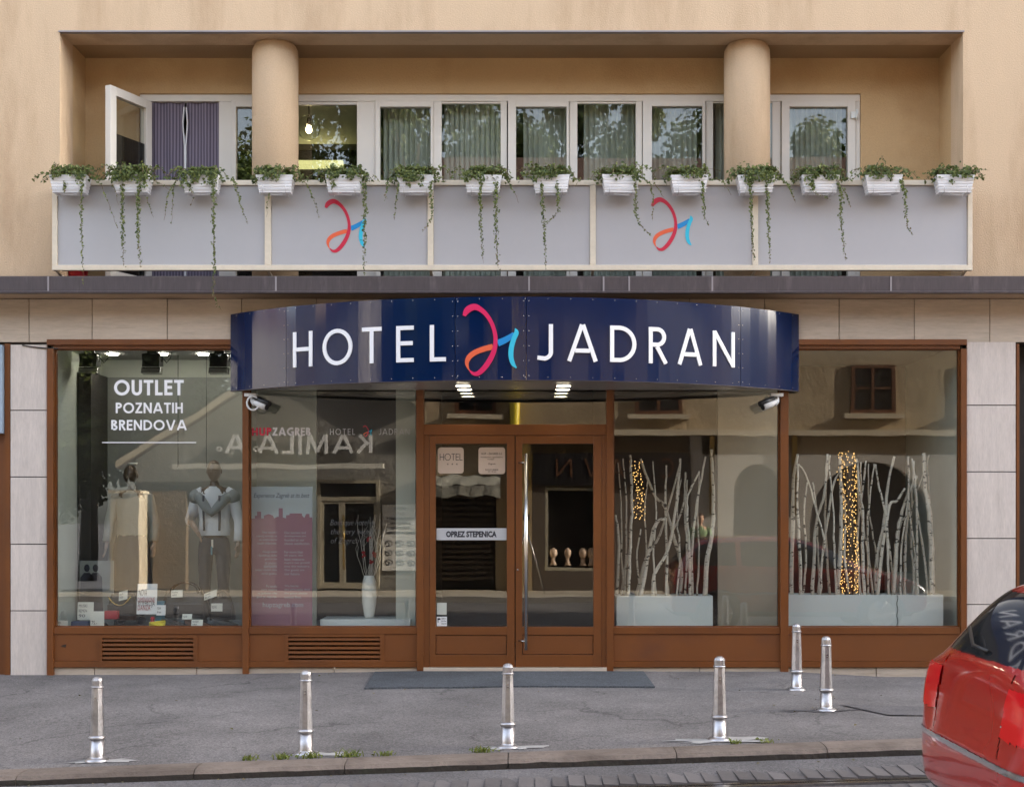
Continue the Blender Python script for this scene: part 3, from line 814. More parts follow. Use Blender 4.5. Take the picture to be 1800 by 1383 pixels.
# ---- shop front: frame members
FX0, FX1 = PX(84), PX(1698)
ZT1, ZT0 = PZ(597), PZ(613)
ZB1, ZB0 = PZ(1102), PZ(1114)
ZK1, ZK0 = PZ(1161), PZ(1172)
GY = 0.05                                     # glass plane
hp('head_frame', 'brown_frame', FX0, FX1, -0.035, 0.10, ZT0+.035, ZT1, bevel=.003)
hp('head_bead', 'brown_frame', FX0+.06, FX1-.06, -0.005, 0.09, ZT0, ZT0+.035)
mull = [(84, 95), (427, 438), (733, 745), (1066, 1078), (1371, 1385), (1688, 1698)]
for a, b in mull:
    hp('mullion', 'brown_frame', PX(a), PX(b), -0.028, 0.12, -0.33 if a not in (733, 1066) else -.2, ZT0-.001, bevel=.003)
bays = [(95, 427), (438, 733), (1078, 1371), (1385, 1688)]
wins = []
for i, (a, b) in enumerate(bays):
    x0, x1 = PX(a), PX(b)
    w = MB().box(x0, x1, -0.012, 0.10, ZB0, ZB1).build('display_window', 'brown_frame', hotel, bevel=.003)
    wins.append(w)
    MB().box(x0+.002, x1-.002, GY-.004, GY+.004, ZB1+.001, ZT0-.001).build('pane', 'shop_glass', w)
    MB().frame(x0+.001, x1-.001, ZB1, ZT0-.001, .012, GY-.018, GY-.006).build('glazing_bead', 'brown_frame', w)
    if i < 2:                                  # panel with louvred grille
        vx0, vx1, vz0, vz1 = (PX(180), PX(340), PZ(1167), PZ(1121)) if i == 0 else (PX(507), PX(668), PZ(1165), PZ(1119))
        MB().box(x0, vx0, 0.0, .03, ZK1, ZB0-.002).build('panel', 'brown_panel', w); MB().box(vx1, x1, 0.0, .03, ZK1, ZB0-.002).build('panel', 'brown_panel', w)
        MB().box(vx0, vx1, 0.0, .03, vz1+.022, ZB0-.002).build('panel', 'brown_panel', w); MB().box(vx0, vx1, 0.0, .03, ZK1, max(ZK1+.002, vz0-.022)).build('panel', 'brown_panel', w)
        MB().frame(vx0-.045, vx1+.045, vz0-.02, vz1+.03, .045, -0.008, .012, wb=.018, wt=.03).build('grille_frame', 'brown_frame', w)
        gr = MB().box(vx0, vx1, .06, .09, vz0-.02, vz1+.02).build('vent_grille', 'joint', hotel)
        ns = 6
        for k in range(ns):
            zc = vz0+(vz1-vz0)*(k+.5)/ns; hh = (vz1-vz0)/ns*.60
            MB().prism([(-0.004, zc-hh*.5), (0.004, zc-hh*.5-.004), (.05, zc+hh*.4), (.045, zc+hh*.62), (0.0, zc+hh*.36)], 'x', vx0, vx1).build('slat', 'brown_frame', gr)
    else:
        MB().box(x0, x1, 0.0, .03, ZK1, ZB0-.002).build('panel', 'brown_panel', w)
    MB().box(x0, x1, -0.012, .05, ZK0, ZK1-.002).build('bottom_rail', 'brown_frame', w)
# dent in the leftmost panel
q = MB(); dx, dz = PX(112), PZ(1135)
q.add([(dx-.03, -.002, dz), (dx-.004, -.004, dz+.012), (dx+.028, -.003, dz+.018), (dx+.02, -.004, dz-.014), (dx+.0, -.008, dz-.006)], [(0, 4, 1), (1, 4, 2), (2, 4, 3), (3, 4, 0)])
q.build('dent', 'joint', wins[0])

# ---- entrance: transom, doors
DX0, DX1 = PX(745), PX(1066)
ZTR0, ZTR1 = PZ(765), PZ(746)
hp('transom_bar', 'brown_frame', DX0, DX1, -0.02, .11, ZTR0, ZTR1, bevel=.003)
tl = hp('transom_light', 'brown_frame', DX0, DX1, -.005, .09, ZT0-.05, ZT0-.002)
MB().box(DX0+.001, DX1-.001, GY-.004, GY+.004, ZTR1+.001, ZT0-.052).build('pane', 'shop_glass', tl)
hp('door_jamb', 'brown_frame', DX0, PX(755), -0.01, .09, 0.0, ZTR0-.001); hp('door_jamb', 'brown_frame', PX(1057), DX1, -.01, .09, 0.0, ZTR0-.001)
for i, (a, b, ga, gb) in enumerate(((755, 905, 766, 891), (906, 1057, 918, 1043))):
    x0, x1 = PX(a)+.002, PX(b)-.002; g0, g1 = PX(ga), PX(gb); z0, z1 = PZ(1171), ZTR0-.004; gz0, gz1 = PZ(1101), PZ(780)
    mb = MB(); mb.box(x0, g0, -.018, .045, z0, z1); mb.box(g1, x1, -.018, .045, z0, z1)
    mb.box(g0, g1, -.018, .045, gz1, z1); mb.box(g0, g1, -.018, .045, PZ(1115), gz0); mb.box(g0, g1, -.018, .045, z0, PZ(1150))
    d = mb.build('door_leaf', 'brown_frame', hotel, bevel=.002)
    MB().box(g0, g1, .012, .02, gz0, gz1).build('pane', 'shop_glass', d)
    MB().box(g0+.006, g1-.006, -.008, .03, PZ(1150)+.006, PZ(1115)-.006).build('lower_panel', 'brown_panel', d)
    if i == 0: leaf_l = d
    else:
        hx = PX(924.5, -.09); mb = MB(); mb.tube([(hx, -.085, PZ(1142, -.09)), (hx, -.085, PZ(797, -.09))], .018, 14)
        h_ = mb.build('pull_handle', 'steel', d)
        for pz in (813, 1126):
            MB().tube([(hx, -.085, PZ(pz, -.05)), (hx-.03, -.07, PZ(pz, -.05)), (PX(912), -.018, PZ(pz, -.05))], .009, 8).build('handle_mount', 'steel', d)
        MB().lathe([(.008, 0), (.008, .012)], (PX(910), -.02, PZ(1002)), 10).build('lock', 'steel', d)
hp('threshold', 'travertine_band', DX0, DX1, -.05, .05, -.2, PZ(1172)-.001)
# stickers on the left leaf (print on the glass)
def sticker(px0, px1, pz0, pz1, m, parent, y=.0105):
    return MB().box(PX(px0), PX(px1), y-.0012, y, PZ(pz1), PZ(pz0)).build('sticker', m, parent)
FF = face_front(.0085)
def rounded(px0, px1, pz0, pz1, m, parent, y, r=.03, nm='sticker'):
    x0, x1, z0, z1 = PX(px0), PX(px1), PZ(pz1), PZ(pz0)
    pts = []
    for cx, cz, a0 in ((x1-r, z1-r, 0), (x0+r, z1-r, 90), (x0+r, z0+r, 180), (x1-r, z0+r, 270)):
        pts += [(cx+r*math.cos(R(a0+k*22.5)), cz+r*math.sin(R(a0+k*22.5))) for k in range(5)]
    return MB().prism(pts, 'y', y-.0015, y).build(nm, m, parent)
rounded(769.5, 815, 786, 832, 'plate_beige', leaf_l, .0105)
rounded(841, 888, 786, 833, 'plate_beige', leaf_l, .0105)
mb = MB(); word(mb, 'HOTEL', PX(773), PZ(809), PX(813)-PX(773), PZ(797)-PZ(809), .09, FF, .0006, sp=.10); mb.build('lettering', 'ink', leaf_l)
for px in (787, 795, 803):
    mb = MB()
    for k in range(5):
        t = R(90+72*k); t2 = R(90+72*k+36); t3 = R(90+72*k-36); cx, cz = PX(px), PZ(815.5)
        mb.add([FF(cx, cz, .0006), FF(cx+.008*math.cos(t3)*.45, cz+.008*math.sin(t3)*.45, .0006), FF(cx+.013*math.cos(t), cz+.013*math.sin(t), .0006), FF(cx+.008*math.cos(t2)*.45, cz+.008*math.sin(t2)*.45, .0006)], [(0, 1, 2, 3)])
    mb.build('star', 'ink', leaf_l)
mb = MB(); print_text(mb, 'HUP - ZAGREB d.d.', PX(846), PZ(799), PX(883)-PX(846), .022, FF)
print_text(mb, 'Hotelijerstvo, ugostiteljstvo\n            i turizam', PX(845), PZ(808), PX(884)-PX(845), .036, FF)
print_text(mb, 'Zagreb', PX(858), PZ(817), PX(871)-PX(858), .020, FF)
print_text(mb, 'RADNO VRIJEME\n      00 - 24 sati', PX(853), PZ(830), PX(876)-PX(853), .034, FF)
mb.build('lettering', 'ink', leaf_l)
sticker(767, 890.5, 928, 949, 'strip_grey', leaf_l)
mb = MB(); print_text(mb, 'OPREZ STEPENICA', PX(784), PZ(944), PX(873)-PX(784), PZ(933)-PZ(944), FF, bold=.045); mb.build('lettering', 'ink', leaf_l)
sticker(768, 785, 1059, 1080, 'display_pale', leaf_l)
sticker(767.5, 785.5, 1083.5, 1100, 'paper_white', leaf_l)
mb = MB(); print_text(mb, 'objekt je\npod video\nnadzorom', PX(775.5), PZ(1097), PX(784.5)-PX(775.5), .07, FF); mb.box(PX(769), PX(774), .0075, .0085, PZ(1089), PZ(1086)); mb.box(PX(769.5), PX(770.5), .0075, .0085, PZ(1094), PZ(1089)); mb.build('lettering', 'ink', leaf_l)

# OUTLET lettering on the left display glass
GF = face_front(GY-.0045)
for txt, a, b, t_, bt, wt_ in (('OUTLET', 198, 321, 667, 694, .19), ('POZNATIH', 201, 319.5, 707, 725.5, .18), ('BRENDOVA', 193, 326.5, 737.5, 755.5, .18)):
    mb = MB(); word(mb, txt, PX(a), PZ(bt), PX(b)-PX(a), PZ(t_)-PZ(bt), wt_, GF, .0006, sp=.10); mb.build('lettering', 'white_letter', wins[0])
MB().box(PX(177), PX(343), GY-.0065, GY-.0048, PZ(778), PZ(776.4)).build('lettering', 'white_letter', wins[0])
# printing on the second window
mb = MB(); word(mb, 'HUP', PX(441), PZ(765), PX(476)-PX(441), PZ(751)-PZ(765), .22, GF, .0006, sp=.12); mb.build('lettering', 'logo_crimson', wins[1])
mb = MB(); word(mb, 'ZAGREB', PX(477.5), PZ(765), PX(545)-PX(477.5), PZ(751)-PZ(765), .20, GF, .0006, sp=.12); mb.build('lettering', 'bracket', wins[1])
mb = MB(); word(mb, 'HOTEL', PX(579), PZ(763.5), PX(623)-PX(579), PZ(753)-PZ(763.5), .10, GF, .0006, sp=.35); word(mb, 'JADRAN', PX(665), PZ(763.5), PX(719)-PX(665), PZ(753)-PZ(763.5), .10, GF, .0006, sp=.28); mb.build('lettering', 'strip_grey', wins[1])
logo(wins[1], GF, PX(645), PZ(757), .11, .0006)
def slanted(place, z0, k=.22): return lambda u, v, t: place(u+(v-z0)*k, v, t)
for s, px0, px1, py in (('Boutique hotel in', 579, 656, 926), ('the very heart', 579, 652, 942), ('of Zagreb', 579, 628, 958)):
    mb = MB(); print_text(mb, s, PX(px0), PZ(py), PX(px1)-PX(px0), .075, slanted(GF, PZ(py)), bold=-.022)
    mb.build('lettering', 'pale_print', wins[1])
mb = MB(); print_text(mb, 'Experience Zagreb at its best', PX(444), PZ(877), PX(541)-PX(444), .06, slanted(GF, PZ(877))); mb.build('lettering', 'ink', wins[1])

# ---- interiors
ZF = 0.40
def room(name, m, *a): return box_part(name, m, hotel, *a)
# left display
room('display_floor', 'display_floor', PX(85), PX(733), .13, 1.62, ZF-.05, ZF)
room('display_ceiling', 'room_ceiling', PX(84), PX(1698), .13, 3.4, 3.30, 3.36)
room('display_back', 'display_wall', PX(160, 1.5), PX(455, 1.2), 1.5, 1.56, ZF, 3.10)
room('display_back_upper', 'display_pale', PX(84), PX(455, 1.2), 1.57, 1.62, ZF, 3.30)
room('display_side', 'display_pale', PX(84)-.12, PX(84), .125, 3.4, ZF-.4, 3.36)
room('display_column', 'dark_room', PX(136, .9), PX(160, .9), .9, 1.49, ZF, 3.10)
room('display_partition', 'display_pale', PX(435, .2), PX(438, .2), .13, 1.2, ZF, 3.30)
# second bay
room('curtain_panel', 'display_pale', PX(440, .6), PX(556, .6), .60, .64, ZF, 3.30)
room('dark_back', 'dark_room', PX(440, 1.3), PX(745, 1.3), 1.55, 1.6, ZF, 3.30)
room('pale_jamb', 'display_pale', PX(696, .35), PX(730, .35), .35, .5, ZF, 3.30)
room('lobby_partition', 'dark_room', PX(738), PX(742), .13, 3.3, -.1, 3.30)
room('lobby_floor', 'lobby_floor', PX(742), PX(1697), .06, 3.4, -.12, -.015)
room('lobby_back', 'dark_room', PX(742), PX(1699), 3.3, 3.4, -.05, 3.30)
room('right_plinth', 'brown_room', PX(1076), PX(1697), .13, .95, -.1, ZF)
room('lobby_partition', 'brown_room', PX(1070), PX(1074), .13, 3.3, -.05, 3.30)
room('brown_back', 'brown_room', PX(1076), PX(1697), 2.2, 2.25, 0, 3.30)
room('beige_blind', 'beige_panel', PX(1262, .55), PX(1366, .55), .55, .60, ZF, 3.30)
room('white_cabinet', 'display_pale', PX(1575, 1.6), PX(1660, 1.6), 1.7, 2.1, ZF-.1, PZ(1008, 1.6))
room('right_jamb', 'display_pale', PX(1697), PX(1697)+.12, .125, 3.4, ZF-.4, 3.36)
for px in (198, 285, 357, 420):
    x = PX(px, .95); o = MB().lathe([(.055, 3.285), (.05, 3.297)], (x, .95, 0), 18).build('downlight', 'spot_glow', hotel)
# backlit reception niche deep in the lobby
# ---- upper windows
UY = BD+.06
def up(name, m, *a): return box_part(name, m, hotel, *a)
ztop = WZ1
fr = MB()
fr.box(WX0, WX1, BD+.02, BD+.11, ztop-.075, ztop-.002)
fr.box(PX(245, BD), PX(261, BD), BD+.02, BD+.11, WZ0, ztop-.076)
for a, b in ((384, 407), (627, 660), (761, 776), (880, 891), (1001, 1015), (1118, 1129), (1241, 1254), (1358, 1373), (1505, 1513), (476, 490)):
    fr.box(PX(a, BD), PX(b, BD), BD+.02, BD+.11, WZ0, ztop-.076)
fr.box(PX(407, BD), PX(1358, BD), BD+.02, BD+.11, WZ0, WZ0+.05)
fr.build('window_frame', 'upvc', hotel, bevel=.004)
def sash(a, b, ga, gb, gt, nm='window_sash', frost=None, wide=None):
    x0, x1 = PX(a, BD), PX(b, BD); g0, g1 = PX(ga, BD), PX(gb, BD); z1 = ztop-.078; gz1 = PZ(gt, BD); gz0 = WZ0+.10
    mb = MB()
    if a < ga:
        mb.box(x0, g0, BD-.004, BD+.07, WZ0+.051, z1); mb.box(g1, x1, BD-.004, BD+.07, WZ0+.051, z1)
        mb.box(g0, g1, BD-.004, BD+.07, gz1, z1); mb.box(g0, g1, BD-.004, BD+.07, WZ0+.051, gz0)
    else:
        mb.box(g0, g1, BD+.03, BD+.08, WZ0+.051, gz0-.02)
        mb.box(g0, g1, BD+.03, BD+.08, min(gz1, z1-.012), z1)
    s = mb.build(nm, 'upvc', hotel, bevel=.003)
    MB().box(g0+.0005, g1-.0005, BD+.040, BD+.048, gz0-(.02 if a >= ga else 0)+.0005, min(gz1, z1-.012)-.0005).build('pane', 'window_glass', s)
    if frost: MB().box(g0+.001, g1-.001, BD+.050, BD+.053, gz0, PZ(frost, BD)).build('frosted_film', 'frost_band', s)
    return s
sash(407, 476, 415, 470, 188, frost=264)
sash(490, 627, 490, 627, 183, frost=262)
sash(660, 761, 668, 757, 188)
sash(776, 880, 776, 880, 181)
sash(893, 1000, 907, 996, 188)
sash(1015, 1118, 1015, 1118, 181)
sash(1130, 1240, 1146, 1235, 187)
sash(1254, 1358, 1254, 1358, 179)
dr = sash(1374, 1504, 1388, 1490, 188, nm='balcony_door')
mb = MB(); mb.box(PX(1495, BD), PX(1507, BD), BD-.03, BD-.006, PZ(209, BD), PZ(198, BD)); mb.tube([(PX(1505, BD), BD-.03, PZ(212, BD)), (PX(1505, BD), BD-.03, PZ(194, BD))], .012, 8)
mb.build('hinge', 'white_gloss', dr)
# open leaf, swung out towards the street
HXp, HYp = PX(262, BD), BD
ex, ey = PX(189, .23), .23
dv = Vector((ex-HXp, ey-HYp, 0)); Lw = dv.length; dv.normalize(); nv = Vector((-dv.y, dv.x, 0))
z0, z1 = WZ0+.02, PZ(180, BD)
def leaf_box(mb, u0, u1, n0, n1, a, b):
    c = Vector((HXp, HYp, 0))
    P = [c+dv*u+nv*n for u, n in ((u0, n0), (u1, n0), (u1, n1), (u0, n1))]
    vs = [(p.x, p.y, a) for p in P]+[(p.x, p.y, b) for p in P]
    mb.add(vs, [(0, 3, 2, 1), (4, 5, 6, 7), (0, 1, 5, 4), (1, 2, 6, 5), (2, 3, 7, 6), (3, 0, 4, 7)])
mb = MB(); t_ = .09
leaf_box(mb, 0, t_, -.03, .04, z0, z1); leaf_box(mb, Lw-t_, Lw, -.03, .04, z0, z1); leaf_box(mb, t_, Lw-t_, -.03, .04, z1-t_, z1); leaf_box(mb, t_, Lw-t_, -.03, .04, z0, z0+.12)
od = mb.build('open_door_leaf', 'upvc', hotel, bevel=.003); tag(od, 'white balcony door leaf swung open')
mb = MB(); leaf_box(mb, t_, Lw-t_, 0, .008, z0+.12, z1-t_); mb.build('pane', 'window_glass', od)
mb = MB(); leaf_box(mb, t_, Lw-t_, .0105, .0135, z0+.12, PZ(243, .5)); mb.build('frosted_film', 'frost_band', od)
# rooms upstairs
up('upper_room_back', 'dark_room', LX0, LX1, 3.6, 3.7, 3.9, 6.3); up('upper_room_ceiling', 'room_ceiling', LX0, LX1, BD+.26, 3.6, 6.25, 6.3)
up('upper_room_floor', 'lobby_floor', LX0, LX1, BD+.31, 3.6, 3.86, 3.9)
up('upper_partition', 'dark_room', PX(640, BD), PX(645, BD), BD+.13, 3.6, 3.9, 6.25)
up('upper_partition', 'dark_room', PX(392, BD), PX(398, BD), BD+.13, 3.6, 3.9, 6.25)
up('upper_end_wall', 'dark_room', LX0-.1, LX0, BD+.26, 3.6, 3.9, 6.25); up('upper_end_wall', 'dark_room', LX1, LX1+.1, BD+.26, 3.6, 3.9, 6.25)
hp('ceiling_cove', 'room_light_strip', PX(490, 2.6), PX(585, 2.6), 3.5, 3.58, PZ(262, 2.6), PZ(248, 2.6))

# striped insect screen in the open doorway (hangs there: a thing)
scr = thing('insect_screen', (PX(323, BD), BD+.06, WZ0), 'striped dark purple insect screen with white zip in open balcony doorway', 'screen')
sx0, sx1, sz1 = PX(262, BD), PX(384, BD), ztop-.078
def scr_half(xa, xb, side):
    def fn(u, v):
        z = WZ0+(sz1-WZ0)*v
        gap = .016*math.exp(-((z-PZ(215, BD))/.16)**2)
        x = xa+(xb-xa)*u
        edge = u if side < 0 else 1-u
        x += side*gap*(edge**4)
        return (x, BD+.06+.008*math.sin(u*14+v*3)*(0.4+v)+.02*(edge**3)*math.exp(-((z-PZ(215, BD))/.3)**2), z)
    return MB().grid(24, 24, fn)
xm = PX(323.5, BD)
scr_half(sx0+.002, xm-.006, -1).build('screen_panel', 'insect_screen', scr)
scr_half(xm+.006, sx1-.002, 1).build('screen_panel', 'insect_screen', scr)
mb = MB()
for s_ in (-1, 1):
    pts = []
    for i in range(25):
        z = WZ0+(sz1-.05-WZ0)*i/24
        pts.append((xm+s_*(.005+.019*math.exp(-((z-PZ(215, BD))/.16)**2)), BD+.05, z))
    mb.tube(pts, .008, 6)
mb.build('zip', 'zip_white', scr)

# curtains behind the upper panes
def curtain(a, b, label, seed, y=BD+.22, zt=None):
    q = random.Random(seed); x0, x1 = PX(a, y), PX(b, y); ph = q.uniform(0, 6); n = int((x1-x0)/.055)
    am = [q.uniform(.4, 1.0) for _ in range(n+3)]
    def fn(u, v):
        s = u*n; k = int(s); f = s-k
        A = am[k]*(1-f)+am[k+1]*f
        return (x0+(x1-x0)*u+.012*math.sin(2*PI*s+1+v*.8), y+.032*A*math.sin(2*PI*s+ph+.5*math.sin(v*2)), 3.93+(6.2-3.93)*v)
    o = MB().grid(max(16, n*8), 6, fn).build('curtain', 'curtain')
    tag(o, label, 'curtain', 'sheer curtains behind the balcony windows'); return o
curtain(672, 756, 'sheer pleated curtain in first sash window right of the left column', 1)
curtain(778, 878, 'sheer pleated curtain behind the fixed pane above the seventh planter', 2)
curtain(918, 1000, 'sheer pleated curtain in the sash window near the middle, above the eighth planter', 3)
curtain(1024, 1120, 'sheer pleated curtain behind the fixed pane above the ninth planter', 4)
curtain(1138, 1222, 'sheer pleated curtain in the sash window just left of the right column', 5)
curtain(1256, 1352, 'sheer curtain mostly hidden behind the right stucco column', 6)
curtain(1386, 1478, 'sheer pleated curtain behind the glass of the closed balcony door', 7)

# pendant bulb
pb = thing('pendant_lamp', (PX(543, 1.5), BD+.7, 5.4), 'round glass pendant lamp with glowing bulb behind the upper window', 'lamp')
bx, by = PX(543, 1.52), BD+.7; bz = PZ(228, 1.52)
MB().tube([(bx, by, bz+.15), (bx, by, 6.25)], .006, 6).build('cord', 'black_plastic', pb)
MB().ellipsoid((bx, by, bz), (.032, .032, .042)).build('bulb', 'bulb_glow', pb)
MB().ellipsoid((bx, by, bz+.02), (.13, .13, .14), 20, 14).build('globe', 'shop_glass', pb)
MB().lathe([(.022, 0), (.022, .08)], (bx, by, bz+.05), 10).build('socket', 'black_plastic', pb)

# ================================================================== BALCONY RAILING
RY = -0.25
rail = thing('balcony_railing', (0, RY, 3.9), 'cream framed balcony railing with frosted grey panels and two coloured logos', 'railing')
rx0, rx1, rz0, rz1 = PX(93, RY), PX(1708, RY), PZ(476, RY), PZ(318, RY)
th = .045
posts = [(93, 102), (466, 477), (752, 762), (1037, 1047), (1322, 1332), (1700, 1708)]
MB().box(rx0, rx1, RY-.03, RY+.025, rz1-.05, rz1).build('top_rail', 'rail_paint', rail, bevel=.004)
MB().box(rx0, rx1, RY-.03, RY+.025, rz0, rz0+.052).build('bottom_rail', 'rail_paint', rail, bevel=.004)
for a, b in posts:
    MB().box(PX(a, RY), PX(b, RY), RY-.026, RY+.022, rz0+.053, rz1-.051).build('post', 'rail_paint', rail, bevel=.003)
    x = (PX(a, RY)+PX(b, RY))/2
    x = max(LX0+.05, min(LX1-.05, x))
    MB().prism([(RY-.01, rz0), (RY+.03, rz0), (.06, 3.95), (.06, 3.91), (.03, 3.91)], 'x', x-.012, x+.012).build('bracket', 'rail_paint', rail)
for s_, x in ((1, rx0), (-1, rx1)):
    MB().box(min(x, x+s_*.05), max(x, x+s_*.05), RY+.026, -0.001, rz1-.05, rz1).build('end_rail', 'rail_paint', rail)
pn = []
for (a, b), (c, d) in zip(posts[:-1], posts[1:]):
    pn.append(MB().box(PX(b, RY)+.002, PX(c, RY)-.002, RY-.008, RY+.004, rz0+.054, rz1-.052).build('panel', 'frosted', rail))
LP = face_front(RY-.0085)
logo(pn[1], LP, PX(606.5, RY), PZ(397, RY), 91*13.75/FPX, .002)
logo(pn[3], LP, PX(1180, RY), PZ(394, RY), 91*13.75/FPX, .002)

# ================================================================== CANOPY SIGN
canopy = thing('canopy_sign', (-.115, 0, 2.81), 'curved glossy navy canopy over the entrance with white hotel lettering and ribbon logo', 'canopy')
CXc, CR, CYc = -.115, 4.094, 2.894
CZ0, CZ1 = 2.81, 3.575
TM = math.asin(2.845/CR)
def cpt(th, r=CR): return (CXc+r*math.sin(th), CYc-r*math.cos(th))
def px_theta(px):
    lo, hi = -TM*1.05, TM*1.05
    for _ in range(50):
        m_ = (lo+hi)/2; x, y = cpt(m_)
        if CX+x*FPX/(DIST+y) < px: lo = m_
        else: hi = m_
    return (lo+hi)/2
jt = [-TM, px_theta(503), px_theta(800), px_theta(925), px_theta(1302), TM]
for a, b in zip(jt[:-1], jt[1:]):
    n = max(4, int((b-a)/TM*28)); g_ = .0006; vs = []
    for i in range(n+1):
        t = a+g_+(b-a-2*g_)*i/n
        for r_, z in ((CR, CZ0), (CR, CZ1), (CR-.02, CZ1), (CR-.02, CZ0)): x, y = cpt(t, r_); vs.append((x, y, z))
    fs = [(i*4+j, (i+1)*4+j, (i+1)*4+(j+1) % 4, i*4+(j+1) % 4) for i in range(n) for j in range(4)]
    fs += [(3, 2, 1, 0), tuple(n*4+j for j in range(4))]
    MB().add(vs, fs, False).build('fascia_panel', 'navy', canopy)
n = 40
def cap_sheet(z0, z1, m, nm, r=CR-.021):
    pts = [cpt(-TM+2*TM*i/n, r) for i in range(n+1)]
    pts = [(x, min(y, -.004)) for x, y in pts]
    mb = MB(); mb.prism(pts, 'z', z0, z1); return mb.build(nm, m, canopy)
cap_sheet(CZ0+.012, CZ0+.03, 'metal_soffit', 'soffit')
cap_sheet(CZ1-.03, CZ1-.015, 'flashing', 'top_cover')
mb = MB(); vs = []
for i in range(n+1):
    t = -TM+2*TM*i/n
    for r_, z in ((CR+.004, CZ0-.006), (CR+.004, CZ0-.001), (CR-.05, CZ0-.001), (CR-.05, CZ0-.006)): x, y = cpt(t, r_); vs.append((x, y, z))
fs = [(i*4+j, (i+1)*4+j, (i+1)*4+(j+1) % 4, i*4+(j+1) % 4) for i in range(n) for j in range(4)]
mb.add(vs, fs).build('edge_trim', 'flashing', canopy)
# letters, each a part
ZL0, ZL1 = 2.985, 3.322
def carc(u, v, t): x, y = cpt(u, CR+t); return (x, y, v)
for ch, a, b in (('H',516,550),('O',568,620),('T',637,671),('E',697,727.5),('L',756,784),('J',944.5,972),('A',997,1050),('D',1072,1118),('R',1140,1171),('A',1191,1233),('N',1252,1290.5)):
    ta, tb = px_theta(a), px_theta(b); hgt = ZL1-ZL0; wt_ = .115
    gw, st = glyph(ch, wt_); sx = (tb-ta)*CR/(gw*hgt)
    mb = MB()
    for j, s in enumerate(st):
        # offsets computed in metres, then wrapped on the arc
        pts = [(p[0]*hgt*sx, p[1]*hgt) for p in s]
        ribbon_solid(mb, pts, wt_*hgt*.98, lambda u, v, t: carc(ta+u/CR, ZL0+v, t), .012, off=.0005*j, sub=3)
    mb.build('letter', 'white_letter', canopy)
lt = px_theta(861)
logo(canopy, lambda u, v, t: carc(lt+u/CR, v, t), .0, PZ(597, -1.18), 122*12.82/FPX, .010)
rv = MB()
for t in jt[1:-1]:
    for k in range(6):
        for s_ in (-1, 1):
            x, y = cpt(t+s_*.006, CR); rv.ellipsoid((x, y, CZ0+.04+k*(CZ1-CZ0-.08)/5), (.005, .005, .005), 6, 4)
for i in range(30):
    x, y = cpt(-TM+2*TM*(i+.5)/30, CR); rv.ellipsoid((x, y, CZ0+.025), (.0045, .0045, .0045), 6, 4); rv.ellipsoid((x, y, CZ1-.02), (.0045, .0045, .0045), 6, 4)
tag(rv.build('rivets', 'steel', canopy), kind='stuff')
for px in (815, 990):
    for y in (-.55, -.16):
        x = PX(px, -.4); c_ = MB().lathe([(.085, CZ0+.004), (.09, CZ0+.013)], (x, y, 0), 20).build('downlight', 'steel', canopy)
        MB().lathe([(.068, CZ0+.001), (.068, CZ0+.0035)], (x, y, 0), 20).build('lens', 'lamp_glow', c_)
# security cameras under the canopy ends
def cctv(x, y, z, aim, label, coil=False):
    t = thing('security_camera', (x, y, z), label, 'camera', 'security cameras under the canopy')
    MB().box(x-.07, x+.05, y-.05, y+.03, z-.03, z).build('mount_plate', 'camera_white', t)
    MB().tube([(x, y-.02, z-.03), (x, y-.03, z-.08), (x+aim*.03, y-.05, z-.12)], .014, 8).build('arm', 'camera_white', t)
    a = Vector((x+aim*.06, y-.04, z-.10)); d = Vector((aim*.20, -.10, -.085)).normalized()
    MB().tube([a-d*.06, a+d*.02, a+d*.12], [.03, .036, .036], 14).build('housing', 'camera_white', t)
    MB().tube([a+d*.121, a+d*.126], .03, 14).build('lens', 'black_plastic', t)
    MB().tube([a-d*.02+Vector((0, 0, .042)), a+d*.16+Vector((0, 0, .042))], [.03, .03], 8).build('sun_shield', 'black_plastic', t)
    if coil:
        MB().tube([(x+.02+.06*math.cos(k*.5), y-.06, z-.10+.07*math.sin(k*.5)) for k in range(15)], .010, 6).build('cable', 'camera_white', t)
    return t
cctv(PX(1366, -.1), -.12, PZ(692, -.1), -1, 'white bullet security camera under the right end of the navy canopy')
cctv(PX(444, -.1), -.12, PZ(692, -.1), 1, 'white security camera with looped cable under the left canopy end', True)

